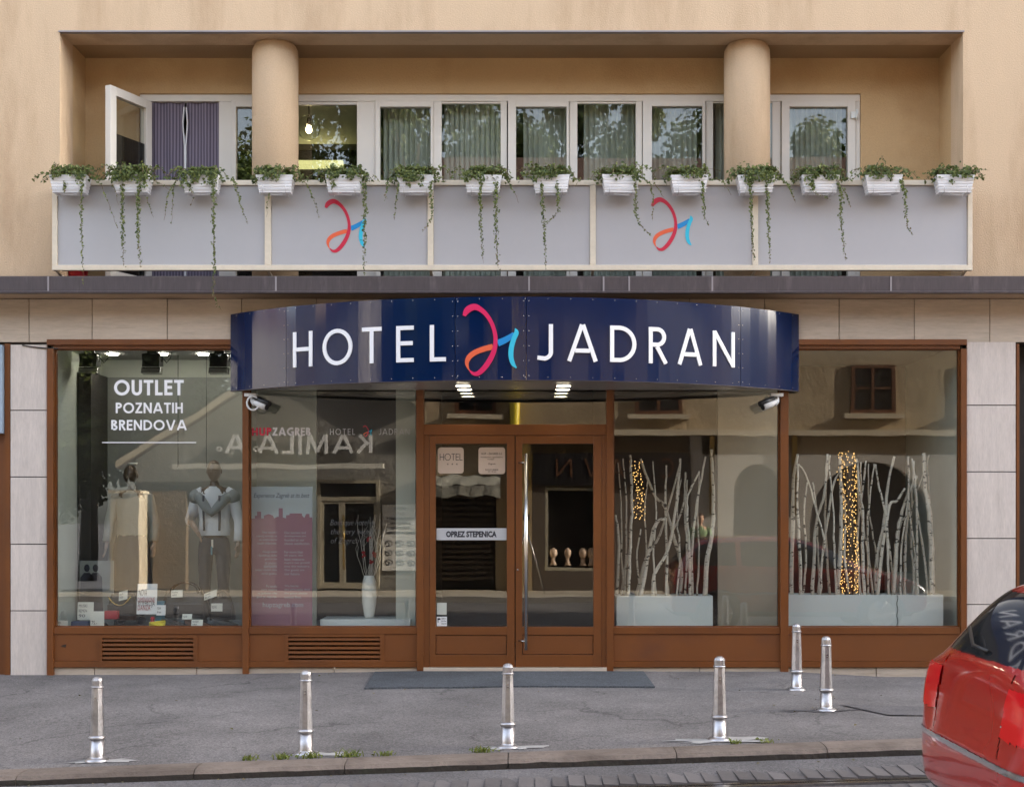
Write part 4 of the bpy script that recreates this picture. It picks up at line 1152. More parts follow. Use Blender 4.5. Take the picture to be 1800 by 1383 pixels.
# ================================================================== PLANTERS AND TRAILING PLANTS
PYc = -0.40                                    # planters hang outside the rail
pot_z0, pot_z1 = 4.715, 4.868
def make_planter(x):
    t = thing('planter_box', (x, PYc, pot_z0), '', 'planter', 'planter boxes along the balcony rail')
    def ring(z, wx, wy): return [(x-wx, PYc-wy, z), (x+wx, PYc-wy, z), (x+wx, PYc+wy, z), (x-wx, PYc+wy, z)]
    lv = [(pot_z0, .150, .062)]
    nrib = 4
    H_ = pot_z1-.030-pot_z0
    for k in range(nrib):
        for dz, o in ((.004, 0), (.008, .004), (H_/nrib-.004, .004), (H_/nrib, 0)):
            z = pot_z0+k*H_/nrib+dz; f = (z-pot_z0)/H_
            lv.append((z, .150+.024*f+o, .062+.014*f+o))
    mb = MB(); vs = []
    for z, wx, wy in lv: vs += ring(z, wx, wy)
    fs = [(i*4+j, i*4+(j+1) % 4, (i+1)*4+(j+1) % 4, (i+1)*4+j) for i in range(len(lv)-1) for j in range(4)]+[(3, 2, 1, 0)]
    mb.add(vs, fs); mb.build('pot', 'planter_plastic', t)
    z = pot_z1
    mb = MB(); vs = ring(z-.031, .176, .078)+ring(z, .184, .084)+ring(z, .168, .07)+ring(z-.031, .165, .067)
    fs = [(i*4+j, i*4+(j+1) % 4, (i+1)*4+(j+1) % 4, (i+1)*4+j) for i in range(3) for j in range(4)]
    mb.add(vs, fs); mb.build('rim', 'planter_plastic', t, bevel=.003)
    MB().box(x-.165, x+.165, PYc-.067, PYc+.067, z-.03, z-.018).build('soil', 'soil', t)
    MB().box(x-.155, x+.155, PYc-.068, PYc+.068, pot_z0-.016, pot_z0-.002).build('drip_tray', 'planter_plastic', t, bevel=.003)
    br = MB(); r_ = .0035
    for sx in (-.11, .11):
        br.tube([(x+sx, RY+.03, rz1-.06), (x+sx, RY+.03, rz1+.006), (x+sx, RY-.05, rz1+.006), (x+sx, PYc+.09, pot_z0-.02), (x+sx, PYc-.088, pot_z0-.02), (x+sx, PYc-.092, pot_z0+.06)], r_, 5)
    br.tube([(x-.17, PYc-.09, pot_z0+.02), (x+.17, PYc-.09, pot_z0+.02)], r_, 5)
    br.tube([(x-.06, PYc-.06, pot_z0-.02), (x-.05, PYc-.06, pot_z0-.036), (x+.07, PYc-.06, pot_z0-.036), (x+.08, PYc-.06, pot_z0-.02)], r_, 5)
    br.build('wire_bracket', 'bracket', t)
    return t
centres = [124, 234, 355, 485, 606, 731, 849, 969, 1090, 1211, 1328, 1440, 1551, 1676]
PL_LAB = [
 'white ribbed planter box at the far left end of the balcony rail',
 'white planter box almost hidden by ivy, second from the left on the rail',
 'white planter box behind drooping ivy, third from the left on the rail',
 'white ribbed planter box in front of the left stucco column',
 'white ribbed planter box directly above the left coloured logo',
 'white planter box half covered by ivy, sixth from the left on the rail',
 'white ribbed planter box above the hotel sign logo, seventh from the left',
 'white planter box with two ivy strands in front, eighth from the left',
 'white ribbed planter box just left of the right coloured logo, ninth from the left',
 'white ribbed planter box just right of the right coloured logo, tenth from the left',
 'white planter box in front of the right stucco column',
 'white planter box in front of the closed balcony door',
 'white ribbed planter box with bare front, second from the right end of the rail',
 'white ribbed planter box at the far right end of the balcony rail']
PT_LAB = [
 'bright green ivy with one long strand at the far left of the balcony',
 'bushy ivy with two thick hanging strands, second from the left',
 'dark ivy whose strand hangs below the balcony slab, third from the left',
 'low leafy ivy in front of the left stucco column',
 'ivy with one thick strand hanging over the left coloured logo',
 'ivy with short scraggly strands on both sides, sixth from the left',
 'ivy with two long parallel strands near the balcony middle, seventh from the left',
 'ivy with two strands joining into one thin tail, eighth from the left',
 'ivy whose strand trails towards the right coloured logo, ninth from the left',
 'ivy with one short strand right of the right coloured logo, tenth from the left',
 'ivy with two long strands in front of the right stucco column',
 'ivy with one long strand in front of the closed balcony door',
 'light ivy with tall upright sprig and one strand, second from the right end',
 'small spreading ivy without hanging strands at the far right of the rail']
# strands: list of (points in photo px, thickness of leaf cover)
ST = [
 [([(143,318),(143,345),(144,410),(146,478),(146,502)], .7), ([(112,318),(114,338)], 1.3), ([(160,312),(178,325),(190,355),(207,402)], .25)],
 [([(214,318),(215,345),(216,400),(217,468)], 1.25), ([(245,318),(243,345),(243,400),(247,470)], 1.35), ([(262,312),(285,325),(300,335)], .2), ([(255,345),(270,383)], .25), ([(192,315),(205,340),(208,362)], .25)],
 [([(372,318),(376,340),(376,400),(377,478),(374,515),(380,532),(391,547)], 1.0), ([(405,312),(414,325),(420,350),(435,392)], .8), ([(310,314),(296,340),(289,388)], .3), ([(303,325),(302,395)], .22), ([(330,318),(338,340)], 1.3), ([(340,345),(335,362)], .3)],
 [([(515,312),(538,322),(552,350),(561,382)], .4), ([(473,335),(470,360),(469,382)], .25), ([(452,310),(449,322)], .8)],
 [([(637,315),(641,335),(641,380),(641,430),(640,482)], 1.2), ([(585,315),(585,333)], 1.2), ([(655,305),(668,320)], .3)],
 [([(690,312),(681,322),(678,352)], .9), ([(701,315),(698,340),(693,388)], .5), ([(758,312),(757,340),(760,380),(754,392),(743,407)], 1.0), ([(715,318),(722,330)], 1.2)],
 [([(845,315),(844,340),(845,400),(850,463)], .9), ([(872,315),(872,345),(872,400),(874,450),(876,472)], 1.2), ([(893,318),(905,340),(912,357)], .25)],
 [([(952,315),(953,345),(956,385),(958,430),(959,473)], .95), ([(980,315),(980,345),(981,372),(972,382),(960,395)], 1.1), ([(1020,312),(1012,328)], .25)],
 [([(1117,315),(1118,345),(1117,375),(1125,395),(1145,415)], .9), ([(1130,310),(1143,325),(1148,350),(1147,388)], .5), ([(1150,318),(1167,348)], .25)],
 [([(1235,314),(1236,345),(1238,378),(1245,397)], 1.0), ([(1258,310),(1272,322),(1285,343)], .25)],
 [([(1320,315),(1320,350),(1321,400),(1325,460)], 1.0), ([(1348,315),(1349,350),(1351,410),(1354,462)], 1.0), ([(1372,312),(1386,325),(1398,357)], .8)],
 [([(1474,312),(1478,340),(1477,380),(1482,420),(1487,458)], 1.1), ([(1428,315),(1430,338),(1440,344)], 1.2), ([(1485,330),(1494,362)], .6), ([(1445,340),(1460,352)], .2)],
 [([(1586,312),(1590,340),(1592,380),(1596,402),(1604,413)], 1.1), ([(1538,290),(1550,275),(1562,300)], .3)],
 [([(1672,312),(1675,325)], 1.2), ([(1700,302),(1722,298),(1738,300)], .4), ([(1640,302),(1620,306)], .4)],
]
DENS = [1.0, 1.3, 1.1, 1.0, 1.0, 1.0, .9, .9, .8, .8, 1.1, 1.0, .8, .7]
def leaf(mb, p, n, s, q):
    n = n.normalized()
    a = n.cross(Vector((q.uniform(-1, 1), q.uniform(-1, 1), q.uniform(-1, 1))))
    if a.length < 1e-3: a = Vector((1, 0, 0))
    a.normalize(); b = n.cross(a)
    # five point leaf folded on its midrib
    mb.add([p-b*s*.5, p+a*s*.42-b*s*.05+n*s*.12, p+a*s*.22+b*s*.42, p+b*s*.62-n*s*.1, p-a*s*.22+b*s*.42, p-a*s*.42-b*s*.05+n*s*.12],
           [(0, 1, 2, 3), (0, 3, 4, 5)])
for i, c in enumerate(centres):
    x = PX(c, PYc)
    if i == 0: pot = make_planter(x); pot['label'] = PL_LAB[0]; pot0 = pot; px_0 = x
    else:
        cp = copy_thing(pot0, (x, PYc, pot_z0), PL_LAB[i]); jr = random.Random(i*3+1); cp.rotation_euler = (jr.uniform(-.02, .02), jr.uniform(-.025, .025), jr.uniform(-.04, .04))
    q = random.Random(100+i)
    t = thing('ivy_plant', (x, PYc, pot_z1-.02), PT_LAB[i], 'plant', 'ivy plants on the balcony rail')
    fo = MB(); stm = MB(); dry = MB()
    nsp = int(46*DENS[i])
    for k in range(nsp):                       # arching sprigs from the soil
        u = q.uniform(-1, 1)
        base = Vector((x+u*.15, PYc+q.uniform(-.05, .05), pot_z1-.02))
        ang = q.uniform(0, 2*PI); reach = q.uniform(.05, .14)
        out = Vector((math.cos(ang)*1.15+u*.7, math.sin(ang)*.6-.15, 0))*reach
        lift = q.uniform(.05, .15); P = []
        for s in range(7):
            f = s/6
            P.append(base+out*f+Vector((0, 0, lift*4*f*(1-f)*.7+lift*f*.45-.05*f*f)))
        stm.tube(P, .0022, 4, cap=False)
        for s in range(1, 7):
            for _ in range(3):
                p = P[s]+Vector((q.gauss(0, .011), q.gauss(0, .011), q.gauss(0, .009)))
                leaf(fo, p, Vector((q.gauss(0, .6), q.gauss(-.5, .5), q.uniform(.2, 1))), q.uniform(.022, .038), q)
    for k in range(int(150*DENS[i])):
        p = Vector((x+q.gauss(0, .085), PYc+q.gauss(-.02, .04), pot_z1+abs(q.gauss(0.018, .035))))
        leaf(fo, p, Vector((q.gauss(0, .6), q.gauss(-.5, .5), q.uniform(.2, 1))), q.uniform(.022, .038), q)
    for k in range(q.randint(2, 4)):           # thin wisps
        u = q.uniform(-1, 1); sgn = 1 if u > 0 else -1
        b0 = Vector((x+u*.12, PYc-.03, pot_z1+.03)); L_ = q.uniform(.10, .22)
        P = [b0+Vector((sgn*L_*f, -.03*f, .10*f*(1.15-f)*q.uniform(.8, 1.3))) for f in (0, .25, .5, .75, 1)]
        stm.tube(P, .0015, 4, cap=False)
        for p in P[1:]:
            for _ in range(2): leaf(fo if q.random() < .6 else dry, p+Vector((q.gauss(0, .008), 0, q.gauss(0, .006))), Vector((q.gauss(0, 1), -1, q.uniform(-.3, 1))), q.uniform(.009, .017), q)
    DR = [.5, 1.5, 1.3, .3, .5, 1.1, .5, .5, .2, .2, 1.2, .6, .15, .25][i]
    for g_ in range(int(7*DR+1)):              # clumps spilling over the front of the box
        cxg = x+q.uniform(-.17, .17); dep = q.uniform(.06, .17)*min(1, .6+DR*.4)
        for k in range(26):
            f = q.random(); leaf(fo, Vector((cxg+q.gauss(0, .022), PYc-.098-q.uniform(0, .02), pot_z1+.03-dep*f)), Vector((q.gauss(0, .6), -1, q.uniform(-.2, .8))), q.uniform(.018, .032), q)
    for pts, thick in ST[i]:
        yf = PYc-.105
        W3 = [Vector((PX(a, yf), yf-.01*math.sin(j), PZ(b, yf))) for j, (a, b) in enumerate(pts)]
        W3[0].y = PYc-.06; W3[0].z = min(W3[0].z, pot_z1+.05)
        for p in W3:
            if p.z < ZSLAB1+.02: p.y = min(p.y, -.40)
        P = []
        for a, b in zip(W3[:-1], W3[1:]):
            n = max(2, int((b-a).length/.012))
            P += [a.lerp(b, k/n)+Vector((.004*math.sin(k*.7+i), .003*math.cos(k*.9), 0)) for k in range(n)]
        P.append(W3[-1])
        stm.tube(P, [.0028*(1-.5*k/len(P)) for k in range(len(P))], 4, cap=False)
        for k, p in enumerate(P):
            f = k/len(P); den = thick*(2.4 if f < .45 else 2.4*(1-.72*(f-.45)/.55))
            m_ = int(den)+(1 if q.random() < den-int(den) else 0)
            for _ in range(m_):
                sd_ = .011*min(thick, 1.2)*(1.0-.45*f)
                pp = p+Vector((q.gauss(0, sd_), q.gauss(-.003, .007), q.gauss(0, .005)))
                leaf(dry if (f > .75 and q.random() < .45) else fo, pp, Vector((q.gauss(0, .8), -1, q.uniform(-.5, .9))), q.uniform(.016, .030)*(1-.3*f), q)
    tag(fo.build('foliage', 'ivy', t), kind='stuff'); stm.build('stems', 'stem', t)
    if dry.v: tag(dry.build('dry_leaves', 'ivy_dry', t), kind='stuff')

# red bucket on the loggia floor
bk = MB(); bxx = PX(135, .35); bk.lathe([(.09, 3.916), (.125, 4.16), (.135, 4.16), (.135, 4.18), (.12, 4.18), (.086, 3.93)], (bxx, .35, 0), 24, cap=False)
tag(bk.build('bucket', 'bucket_red'), 'red plastic bucket on the loggia floor seen under the railing', 'bucket')
# drooping cable over the left pillar
cb = MB(); cb.tube([(PX(40+125*f), -.012-.004*math.sin(f*3), PZ(607)+.0-.035*4*f*(1-f)) for f in [k/14 for k in range(8)]], .006, 6)
tag(cb.build('cable', 'black_plastic'), 'thin dark cable drooping across the top of the left travertine pillar', 'cable')

# ================================================================== BOLLARDS
def make_bollard(loc, label):
    t = thing('bollard', loc, label, 'bollard', 'metal bollards on the pavement')
    X, Y, Z = loc
    MB().lathe([(.083, -.02), (.083, .006), (.066, .016), (.052, .022), (.050, .03), (.048, .15)], loc, 28).build('base', 'bollard_metal', t)
    MB().lathe([(.048, .150), (.058, .154), (.060, .164), (.056, .172), (.048, .178)], loc, 28).build('ring', 'bollard_metal', t)
    MB().lathe([(.049, .175), (.0385, .515)], loc, 8, smooth=False, rot=.5).build('shaft', 'bollard_metal', t)
    MB().lathe([(.038, .512), (.0435, .515), (.0435, .524), (.038, .528)], loc, 28).build('ring', 'bollard_metal', t)
    MB().lathe([(.0385, .526), (.0385, .566), (.033, .580), (.020, .590), (.004, .593)], loc, 10, smooth=False, rot=.5).build('cap', 'bollard_metal', t)
    p = MB().box(X-.011, X+.011, Y-.0435, Y-.038, Z+.42, Z+.455).build('plate', 'bollard_metal', t)
    MB().box(X-.008, X+.008, Y-.0452, Y-.0432, Z+.440, Z+.451).build('plate_mark', 'steel', p); MB().box(X-.008, X+.008, Y-.0452, Y-.0432, Z+.425, Z+.433).build('plate_mark', 'steel', p)
    return t
BOL = [((-3.04, -4.12), 'silver bollard at the kerb, leftmost in view, below the vent grille'),
       ((-1.56, -4.13), 'silver bollard at the kerb with grass tufts at its foot, second from the left'),
       ((-.13, -4.11), 'silver bollard standing in front of the entrance door'),
       ((1.375, -4.08), 'silver bollard with white mortar splash at its foot, by the kerb'),
       ((2.43, -1.47), 'silver bollard closest to the shop window, near the right mullion'),
       ((2.41, -2.80), 'silver bollard mid-pavement, rightmost of all, beside the asphalt patch'),
       ((-4.58, -4.12), 'kerb bollard left of the frame, seen only reflected in the left window'),
       ((-6.05, -4.12), 'farthest left kerb bollard, seen only reflected at the left window edge')]
for i, ((x, y), lb) in enumerate(BOL):
    z = side_z(x, y)+.004
    if i == 0: b0 = make_bollard((x, y, z), lb)
    else: copy_thing(b0, (x, y, z), lb)
blob_patch('mortar_splash', 1.36, -4.12, .30, .10, 'mortar_splash', 5, h=.006, jag=.55)
blob_patch('mortar_splash', -.10, -4.13, .20, .07, 'mortar_splash', 6, h=.006, jag=.55)
blob_patch('mortar_splash', -1.45, -4.16, .24, .06, 'mortar_splash', 8, h=.006, jag=.6)
blob_patch('mortar_splash', -3.00, -4.14, .22, .06, 'mortar_splash', 9, h=.006, jag=.5)
blob_patch('worn_patch', 2.35, -2.82, .32, .05, 'patch_asphalt', 11, h=.005, jag=.5)

# weeds along the kerb
def weed(x, y, s, seed, label):
    q = random.Random(seed); mb = MB(); z = side_z(x, y)
    for k in range(int(26*s)):
        a = q.uniform(0, 2*PI); b = Vector((x+q.gauss(0, .035*s), y+q.gauss(0, .015), z)); hgt = q.uniform(.025, .062)*s
        d = Vector((math.cos(a)*.5, math.sin(a)*.3, 1)); p1 = b+d*hgt*.6; p2 = b+d*hgt+Vector((math.cos(a), 0, -.1))*hgt*.3; w = Vector((.004, .002, 0))
        mb.add([b-w, b+w, p1+w*.8, p1-w*.8, p2], [(0, 1, 2, 3), (3, 2, 4)])
    for k in range(int(14*s)):
        leaf(mb, Vector((x+q.gauss(0, .05*s), y+q.gauss(0, .02), z+q.uniform(.008, .03))), Vector((q.gauss(0, .5), q.gauss(-.3, .4), 1)), q.uniform(.015, .03), q)
    tag(mb.build('weed_tuft', 'weed'), label, 'weed', 'weeds along the kerb')
for j, (px, s, lb) in enumerate(((437, .9, 'grass tuft at the kerb, farthest left of the weeds'), (495, 1.0, 'grass tuft at the kerb just left of the second bollard'), (548, 1.1, 'grass tuft at the foot of the second bollard'),
        (612, 1.2, 'brownish weed tuft at the kerb right of the second bollard'), (678, .8, 'low leafy weed on the kerb edge between the second and third bollards'), (848, 1.1, 'weed tuft at the kerb left of the entrance bollard'),
        (1293, .7, 'small weed on the white mortar splash beside its bollard'), (1350, .6, 'tiny weed at the right end of the white mortar splash'))):
    weed(PX(px, KY+.30), KY+.30, s, 40+j, lb)
# door mat
dm = MB(); vs = []; n = 24
for i in range(n+1):
    f = i/n; xt = -1.51+2.68*f; xb = -1.47+2.64*f; yb = -1.36+.05*math.sin(f*3.2+.3)+(.06 if f > .35 else 0)*min(1, (f-.35)*8)
    for (x, y) in ((xt, -.10), (xb, yb)):
        vs += [(x, y, side_z(x, y)+.016), (x, y, side_z(x, y)+.002)]
fs = []
for i in range(n):
    a = i*4; b = a+4
    fs += [(a, a+2, b+2, b), (a+2, a+3, b+3, b+2), (a, b, b+1, a+1)]
fs += [(0, 1, 3, 2), (n*4, n*4+2, n*4+3, n*4+1)]
dm.add(vs, fs); tag(dm.build('door_mat', 'mat_fibre'), 'wide dark grey mat lying on the pavement before the entrance', 'mat')

# ================================================================== DISPLAY: PLANTERS WITH BIRCH
def trough(px0, px1, pz0, pz1, y, label):
    t = thing('planter_trough', (PX((px0+px1)/2, y), y+.16, ZF), label, 'planter')
    x0, x1, z1 = PX(px0, y), PX(px1, y), PZ(pz0, y)
    mb = MB(); z0 = ZF
    mb.box(x0, x1, y, y+.02, z0, z1); mb.box(x0, x1, y+.30, y+.32, z0, z1); mb.box(x0, x0+.02, y+.021, y+.299, z0, z1); mb.box(x1-.02, x1, y+.021, y+.299, z0, z1); mb.box(x0+.021, x1-.021, y+.021, y+.299, z0, z0+.02)
    mb.build('body', 'white_gloss', t)
    MB().box(x0+.021, x1-.021, y+.021, y+.299, z0+.1, z1-.025).build('soil', 'soil', t)
    return t, z1-.04
T1, zt1 = trough(1084, 1253, 1047, 1100, .22, 'low white planter trough of birch branches right of the entrance')
T2, zt2 = trough(1386, 1658, 1045, 1098, .22, 'long white planter trough of birch branches in the rightmost window')
MB().tube([(PX(1578, .2)+.006*math.sin(k*1.3), .214, PZ(1046, .2)-k*.024) for k in range(14)], .003, 5).build('wire', 'black_plastic', T2)
def birch(pts, r0, y, zb, label, group, seed, r1=None):
    q = random.Random(seed)
    P = [Vector((PX(a, y), y+.03*math.sin(k*1.7+seed), PZ(b, y))) for k, (a, b) in enumerate(pts)]
    P[0].z = zb-.05
    if len(P) > 2: yb = P[0].y
    Q = []
    for k in range(len(P)-1):
        p0 = P[max(k-1, 0)]; p1 = P[k]; p2 = P[k+1]; p3 = P[min(k+2, len(P)-1)]
        for s in range(5):
            u = s/5; Q.append(.5*(2*p1+(p2-p0)*u+(2*p0-5*p1+4*p2-p3)*u*u+(3*p1-p0-3*p2+p3)*u**3)+Vector((q.gauss(0, .003), q.gauss(0, .003), 0)))
    Q.append(P[-1])
    n = len(Q); r1 = r1 or r0*.55
    t = MB(); t.tube(Q, [(r0+(r1-r0)*k/n)*(1+q.uniform(-.06, .10)) for k in range(n)], 9)
    o = t.build('birch_branch', 'birch'); tag(o, label, 'branch', group)
    return o
ORD = 'first second third fourth fifth sixth seventh eighth ninth tenth eleventh twelfth thirteenth fourteenth fifteenth sixteenth seventeenth eighteenth nineteenth twentieth twenty-first twenty-second twenty-third twenty-fourth twenty-fifth twenty-sixth twenty-seventh twenty-eighth twenty-ninth thirtieth thirty-first thirty-second'.split()
def ranks(B):
    o = sorted(range(len(B)), key=lambda j: B[j][0][0][0]); return {j: ORD[k] for k, j in enumerate(o)}
G1, G2 = 'birch branches in the trough by the entrance', 'birch branches in the long trough'
L1, L2 = 'pale birch branch in the short trough beside the entrance, %s from the left', 'pale birch branch in the long trough of the rightmost window, %s from the left'
B1 = [([(1104,1046),(1108,960),(1110,870),(1107,800)],.033),([(1098,1046),(1101,960),(1100,880),(1095,806)],.02),([(1083,1046),(1088,960),(1082,905)],.03),([(1116,1046),(1135,980),(1160,940),(1196,815)],.028),
      ([(1146,1046),(1150,1010),(1175,965),(1187,900),(1195,806)],.034),([(1170,1046),(1172,960),(1170,880),(1171,818)],.026),([(1175,1046),(1172,990),(1180,940),(1200,890),(1205,830)],.025),
      ([(1196,1046),(1197,990),(1183,940),(1168,890),(1150,868),(1126,806)],.034),([(1213,1046),(1212,980),(1208,910),(1210,870),(1230,828)],.026),([(1217,1046),(1216,960),(1228,870),(1241,802)],.026),
      ([(1238,1046),(1243,980),(1252,940),(1254,860),(1250,790)],.045),([(1092,1046),(1098,1000),(1110,960)],.03),([(1123,965),(1150,930),(1168,912)],.04),([(1128,1046),(1120,980),(1126,930)],.018)]
def thin(n, a, b, seed):
    q = random.Random(seed); out = []
    for k in range(n):
        x = a+(b-a)*(k+q.uniform(.2, .8))/n; d = q.uniform(-16, 16); w = q.uniform(-7, 7)
        out.append(([(x, 1046), (x+d*.35+w, 975), (x+d*.6-w*.6, 900), (x+d, q.uniform(806, 850))], q.uniform(.016, .022)))
    return out
B1 = B1+thin(6, 1090, 1245, 4)
for j, (p, r) in enumerate(B1):
    birch(p, r*.60, .30+.05*(j % 4), zt1, L1 % ranks(B1)[j], G1, j)
B2 = [([(1408,1044),(1404,960),(1402,880),(1403,815)],.03),([(1390,1044),(1393,940),(1396,850),(1402,798)],.04),([(1427,1044),(1432,975),(1436,915),(1448,868),(1454,798)],.032),([(1459,1044),(1453,960),(1450,870),(1458,800)],.025),
      ([(1442,1044),(1445,980),(1448,950),(1436,900),(1420,840),(1404,816)],.02),([(1472,1044),(1477,960),(1478,880),(1478,802)],.040),([(1436,912),(1460,870),(1477,830)],.024),([(1500,1044),(1506,970),(1510,890),(1506,806)],.024),
      ([(1519,1044),(1517,970),(1518,900),(1510,865),(1506,810)],.030),([(1513,1044),(1509,950),(1514,880),(1521,810)],.024),([(1537,1044),(1528,980),(1524,920),(1530,860),(1538,815)],.022),([(1539,1044),(1540,985),(1552,920),(1562,850),(1573,802)],.036),
      ([(1562,1044),(1560,970),(1556,900),(1545,850),(1539,816)],.024),([(1569,1044),(1574,980),(1580,930),(1592,880),(1610,836)],.040),([(1589,1044),(1592,960),(1598,880),(1596,802)],.028),([(1612,1044),(1604,970),(1602,890),(1605,810)],.026),
      ([(1615,1044),(1613,950),(1610,870),(1602,806)],.022),([(1640,1044),(1638,980),(1632,900),(1626,850),(1625,796)],.052),([(1632,1044),(1625,990),(1615,920),(1608,850)],.026),([(1570,965),(1580,930),(1600,900),(1618,850),(1632,800)],.018),
      ([(1540,1000),(1560,900),(1578,880),(1590,858)],.03),([(1575,1020),(1565,960),(1555,930)],.02)]
B2 = B2+thin(9, 1395, 1645, 5)
for j, (p, r) in enumerate(B2):
    birch(p, r*.60, .28+.055*(j % 4), zt2, L2 % ranks(B2)[j], G2, 60+j)
# fairy lights
def fairy(px, py0, py1, y, wx, n, label, seed, pole=0):
    q = random.Random(seed); t = thing('fairy_lights', (PX(px, y), y, PZ(py1, y)), label, 'string lights')
    cord = []; bulbs = MB(); x = PX(px, y); za, zb = PZ(py1, y), PZ(py0, y)
    for k in range(n):
        f = k/n; a = k*2.39; rx = wx*(1+.2*math.sin(f*9))
        cx = x+.03*math.sin(f*5)*(1 if not pole else .3)
        p = Vector((cx+rx*math.cos(a)+q.gauss(0, .012), y-.01+rx*.8*math.sin(a), za+(zb-za)*f+q.gauss(0, .01)))
        cord.append(p); bulbs.ellipsoid(p, (.0034, .0034, .005), 6, 4)
    MB().tube(cord[::2], .0018, 3, cap=False).build('cord', 'stem', t)
    tag(bulbs.build('bulbs', 'fairy_glow', t), kind='stuff')
    if pole: MB().tube([(x, y, ZF+.05), (x+.01, y, PZ(900, y)), (x+.005, y, zb)], [wx*.7, wx*.6, wx*.5], 10).build('wrapped_trunk', 'bark', t)
fairy(1492, 795, 1042, .36, .072, 460, 'dense warm fairy lights wrapped round a trunk in the rightmost window', 1, 1)
fairy(1121, 808, 912, .40, .042, 80, 'warm fairy lights hanging beside the entrance among birch branches', 2)

# vase with twigs on a low white platform
box = MB().box(PX(563, .3), PX(722, .3), .28, .75, ZF, PZ(1088, .3)).build('display_platform', 'white_gloss', None, bevel=.004)
tag(box, 'low white platform under the vase in the window left of the entrance', 'platform')
vx, vy, vz = PX(649, .5), .5, PZ(1088, .3)+.001
vh = PZ(1011, .5)-PZ(1085, .5)
va = MB().lathe([(.042, 0), (.052, .02), (.075, .18), (.078, .28), (.068, .38), (.052, vh-.005), (.050, vh), (.043, vh), (.045, vh-.03), (.06, .30)], (vx, vy, vz), 32, cap=True).build('vase', 'vase_white')
tag(va, 'tall white vase holding dry twigs, on the low platform', 'vase')
tw = thing('dry_twigs', (vx, vy, vz+vh), 'dry pale twigs with small red ornaments in the white vase', 'twigs')
q = random.Random(5); mb = MB()
for k in range(17):
    a = q.uniform(0, 2*PI); sp = q.uniform(.03, .17); H_ = q.uniform(.45, .78)
    P = [Vector((vx+math.cos(a)*(.02+sp*f**.7)+q.gauss(0, .008), vy+math.sin(a)*(.02+sp*.6*f), vz+vh-.08+H_*f)) for f in (0, .2, .4, .6, .8, 1)]
    mb.tube(P, [.004, .0035, .003, .0025, .002, .0012], 5, cap=False)
    b = P[3]; mb.tube([b, b+Vector((q.uniform(-.06, .06), 0, .08)), b+Vector((q.uniform(-.09, .09), 0, .17))], [.002, .0016, .001], 4, cap=False)
mb.build('twigs', 'twig', tw)
for dx, dz in ((.0, .38), (-.04, .22), (.06, .22), (.025, .14)):
    m_ = MB()
    for k in range(8): leaf(m_, Vector((vx+dx+q.gauss(0, .012), vy-.06, vz+vh+dz+q.gauss(0, .012))), Vector((q.gauss(0, 1), -1, q.gauss(0, 1))), .03, q)
    m_.build('ornament', 'red_bow', tw)

# pink skyline poster panel
po = thing('display_poster', (PX(495, .15), .16, ZF), 'pink and grey skyline poster panel with columns of text in the second window', 'poster')
y_ = .16
MB().box(PX(441, y_), PX(549, y_), y_, y_+.012, PZ(1101, y_), PZ(855, y_)).build('board', 'poster_sky', po)
sk = [(441,911),(448,911),(448,906),(452,906),(452,899),(459,899),(459,911),(464,911),(464,906),(472,903),(480,906),(482,911),(487,908),(490,908),(490,893),(497,893),(497,909),(503,911),(503,905),(509,905),(509,902),(531,902),(531,906),(535,910),(538,903),(544,903),(544,909),(549,909)]
pts = [(PX(a, y_), PZ(b, y_)) for a, b in sk]+[(PX(549, y_), PZ(1101, y_)), (PX(441, y_), PZ(1101, y_))]
MB().prism(pts, 'y', y_-.0015, y_-.0003).build('skyline_print', 'poster_pink', po)
PFc = face_front(y_-.0018)
mb = MB()
for col_, (a, b, al) in enumerate(((449, 487, 'RIGHT'), (500, 545, 'LEFT'))):
    for blk, (t0, lines) in enumerate(((938, ("Nas uspjeh i", "razvoj temelje se", "na zadovoljstvu", "nasih klijenata.") if not col_ else ("Our success and", "development are", "founded on our", "clients satisfaction.")),
                                       (972, ("Osnaga nasem", "i ljudskog sluha", "potice nas", "da znamo i", "usavrsavamo", "svijet stvari vise", "od 65 godina.") if not col_ else ("For more than", "65 years, the", "basic measures", "inspire our growth", "into the industry.", "Our guests are", "our future.")),
                                       (1032, ("Po nacelu", "rasta uspjeha", "na jedinom cilju", "gost je najprije.") if not col_ else ("We live by", "the principle that", "the guest always", "comes first.")))):
        for r_, s in enumerate(lines):
            wpx = (b-a)*min(1, len(s)/18); xa = b-wpx if not col_ else a; py = t0+r_*6.4
            print_text(mb, s, PX(xa, y_), PZ(py, y_), PX(xa+wpx, y_)-PX(xa, y_), .026, PFc, t=.0006)
print_text(mb, 'hupzagreb.com', PX(462, y_), PZ(1069, y_), PX(533, y_)-PX(462, y_), .062, PFc, t=.0006)
mb.build('print', 'poster_sky', po)

# a few dry leaves and scraps on the pavement and in the gutter
q = random.Random(77)
for nm_, n_, yr in (('leaf_litter', 70, (-4.2, -.1)), ('gutter_litter', 40, (KY-.12, KY-.01))):
    mb = MB()
    for k in range(n_):
        x = q.uniform(-5.2, 4.6); y = yr[0]+(yr[1]-yr[0])*q.random()**(.6 if nm_ == 'leaf_litter' else 1)
        z = (side_z(x, y) if y > KY else road_z(x, y))+.008
        leaf(mb, Vector((x, y, z)), Vector((q.gauss(0, .25), q.gauss(0, .25), 1)), q.uniform(.012, .028), q)
    tag(mb.build(nm_, 'ivy_dry'), 'scattered small dry leaves on the pavement' if nm_ == 'leaf_litter' else 'dry leaf scraps lying in the gutter along the kerb', 'litter', kind='stuff')

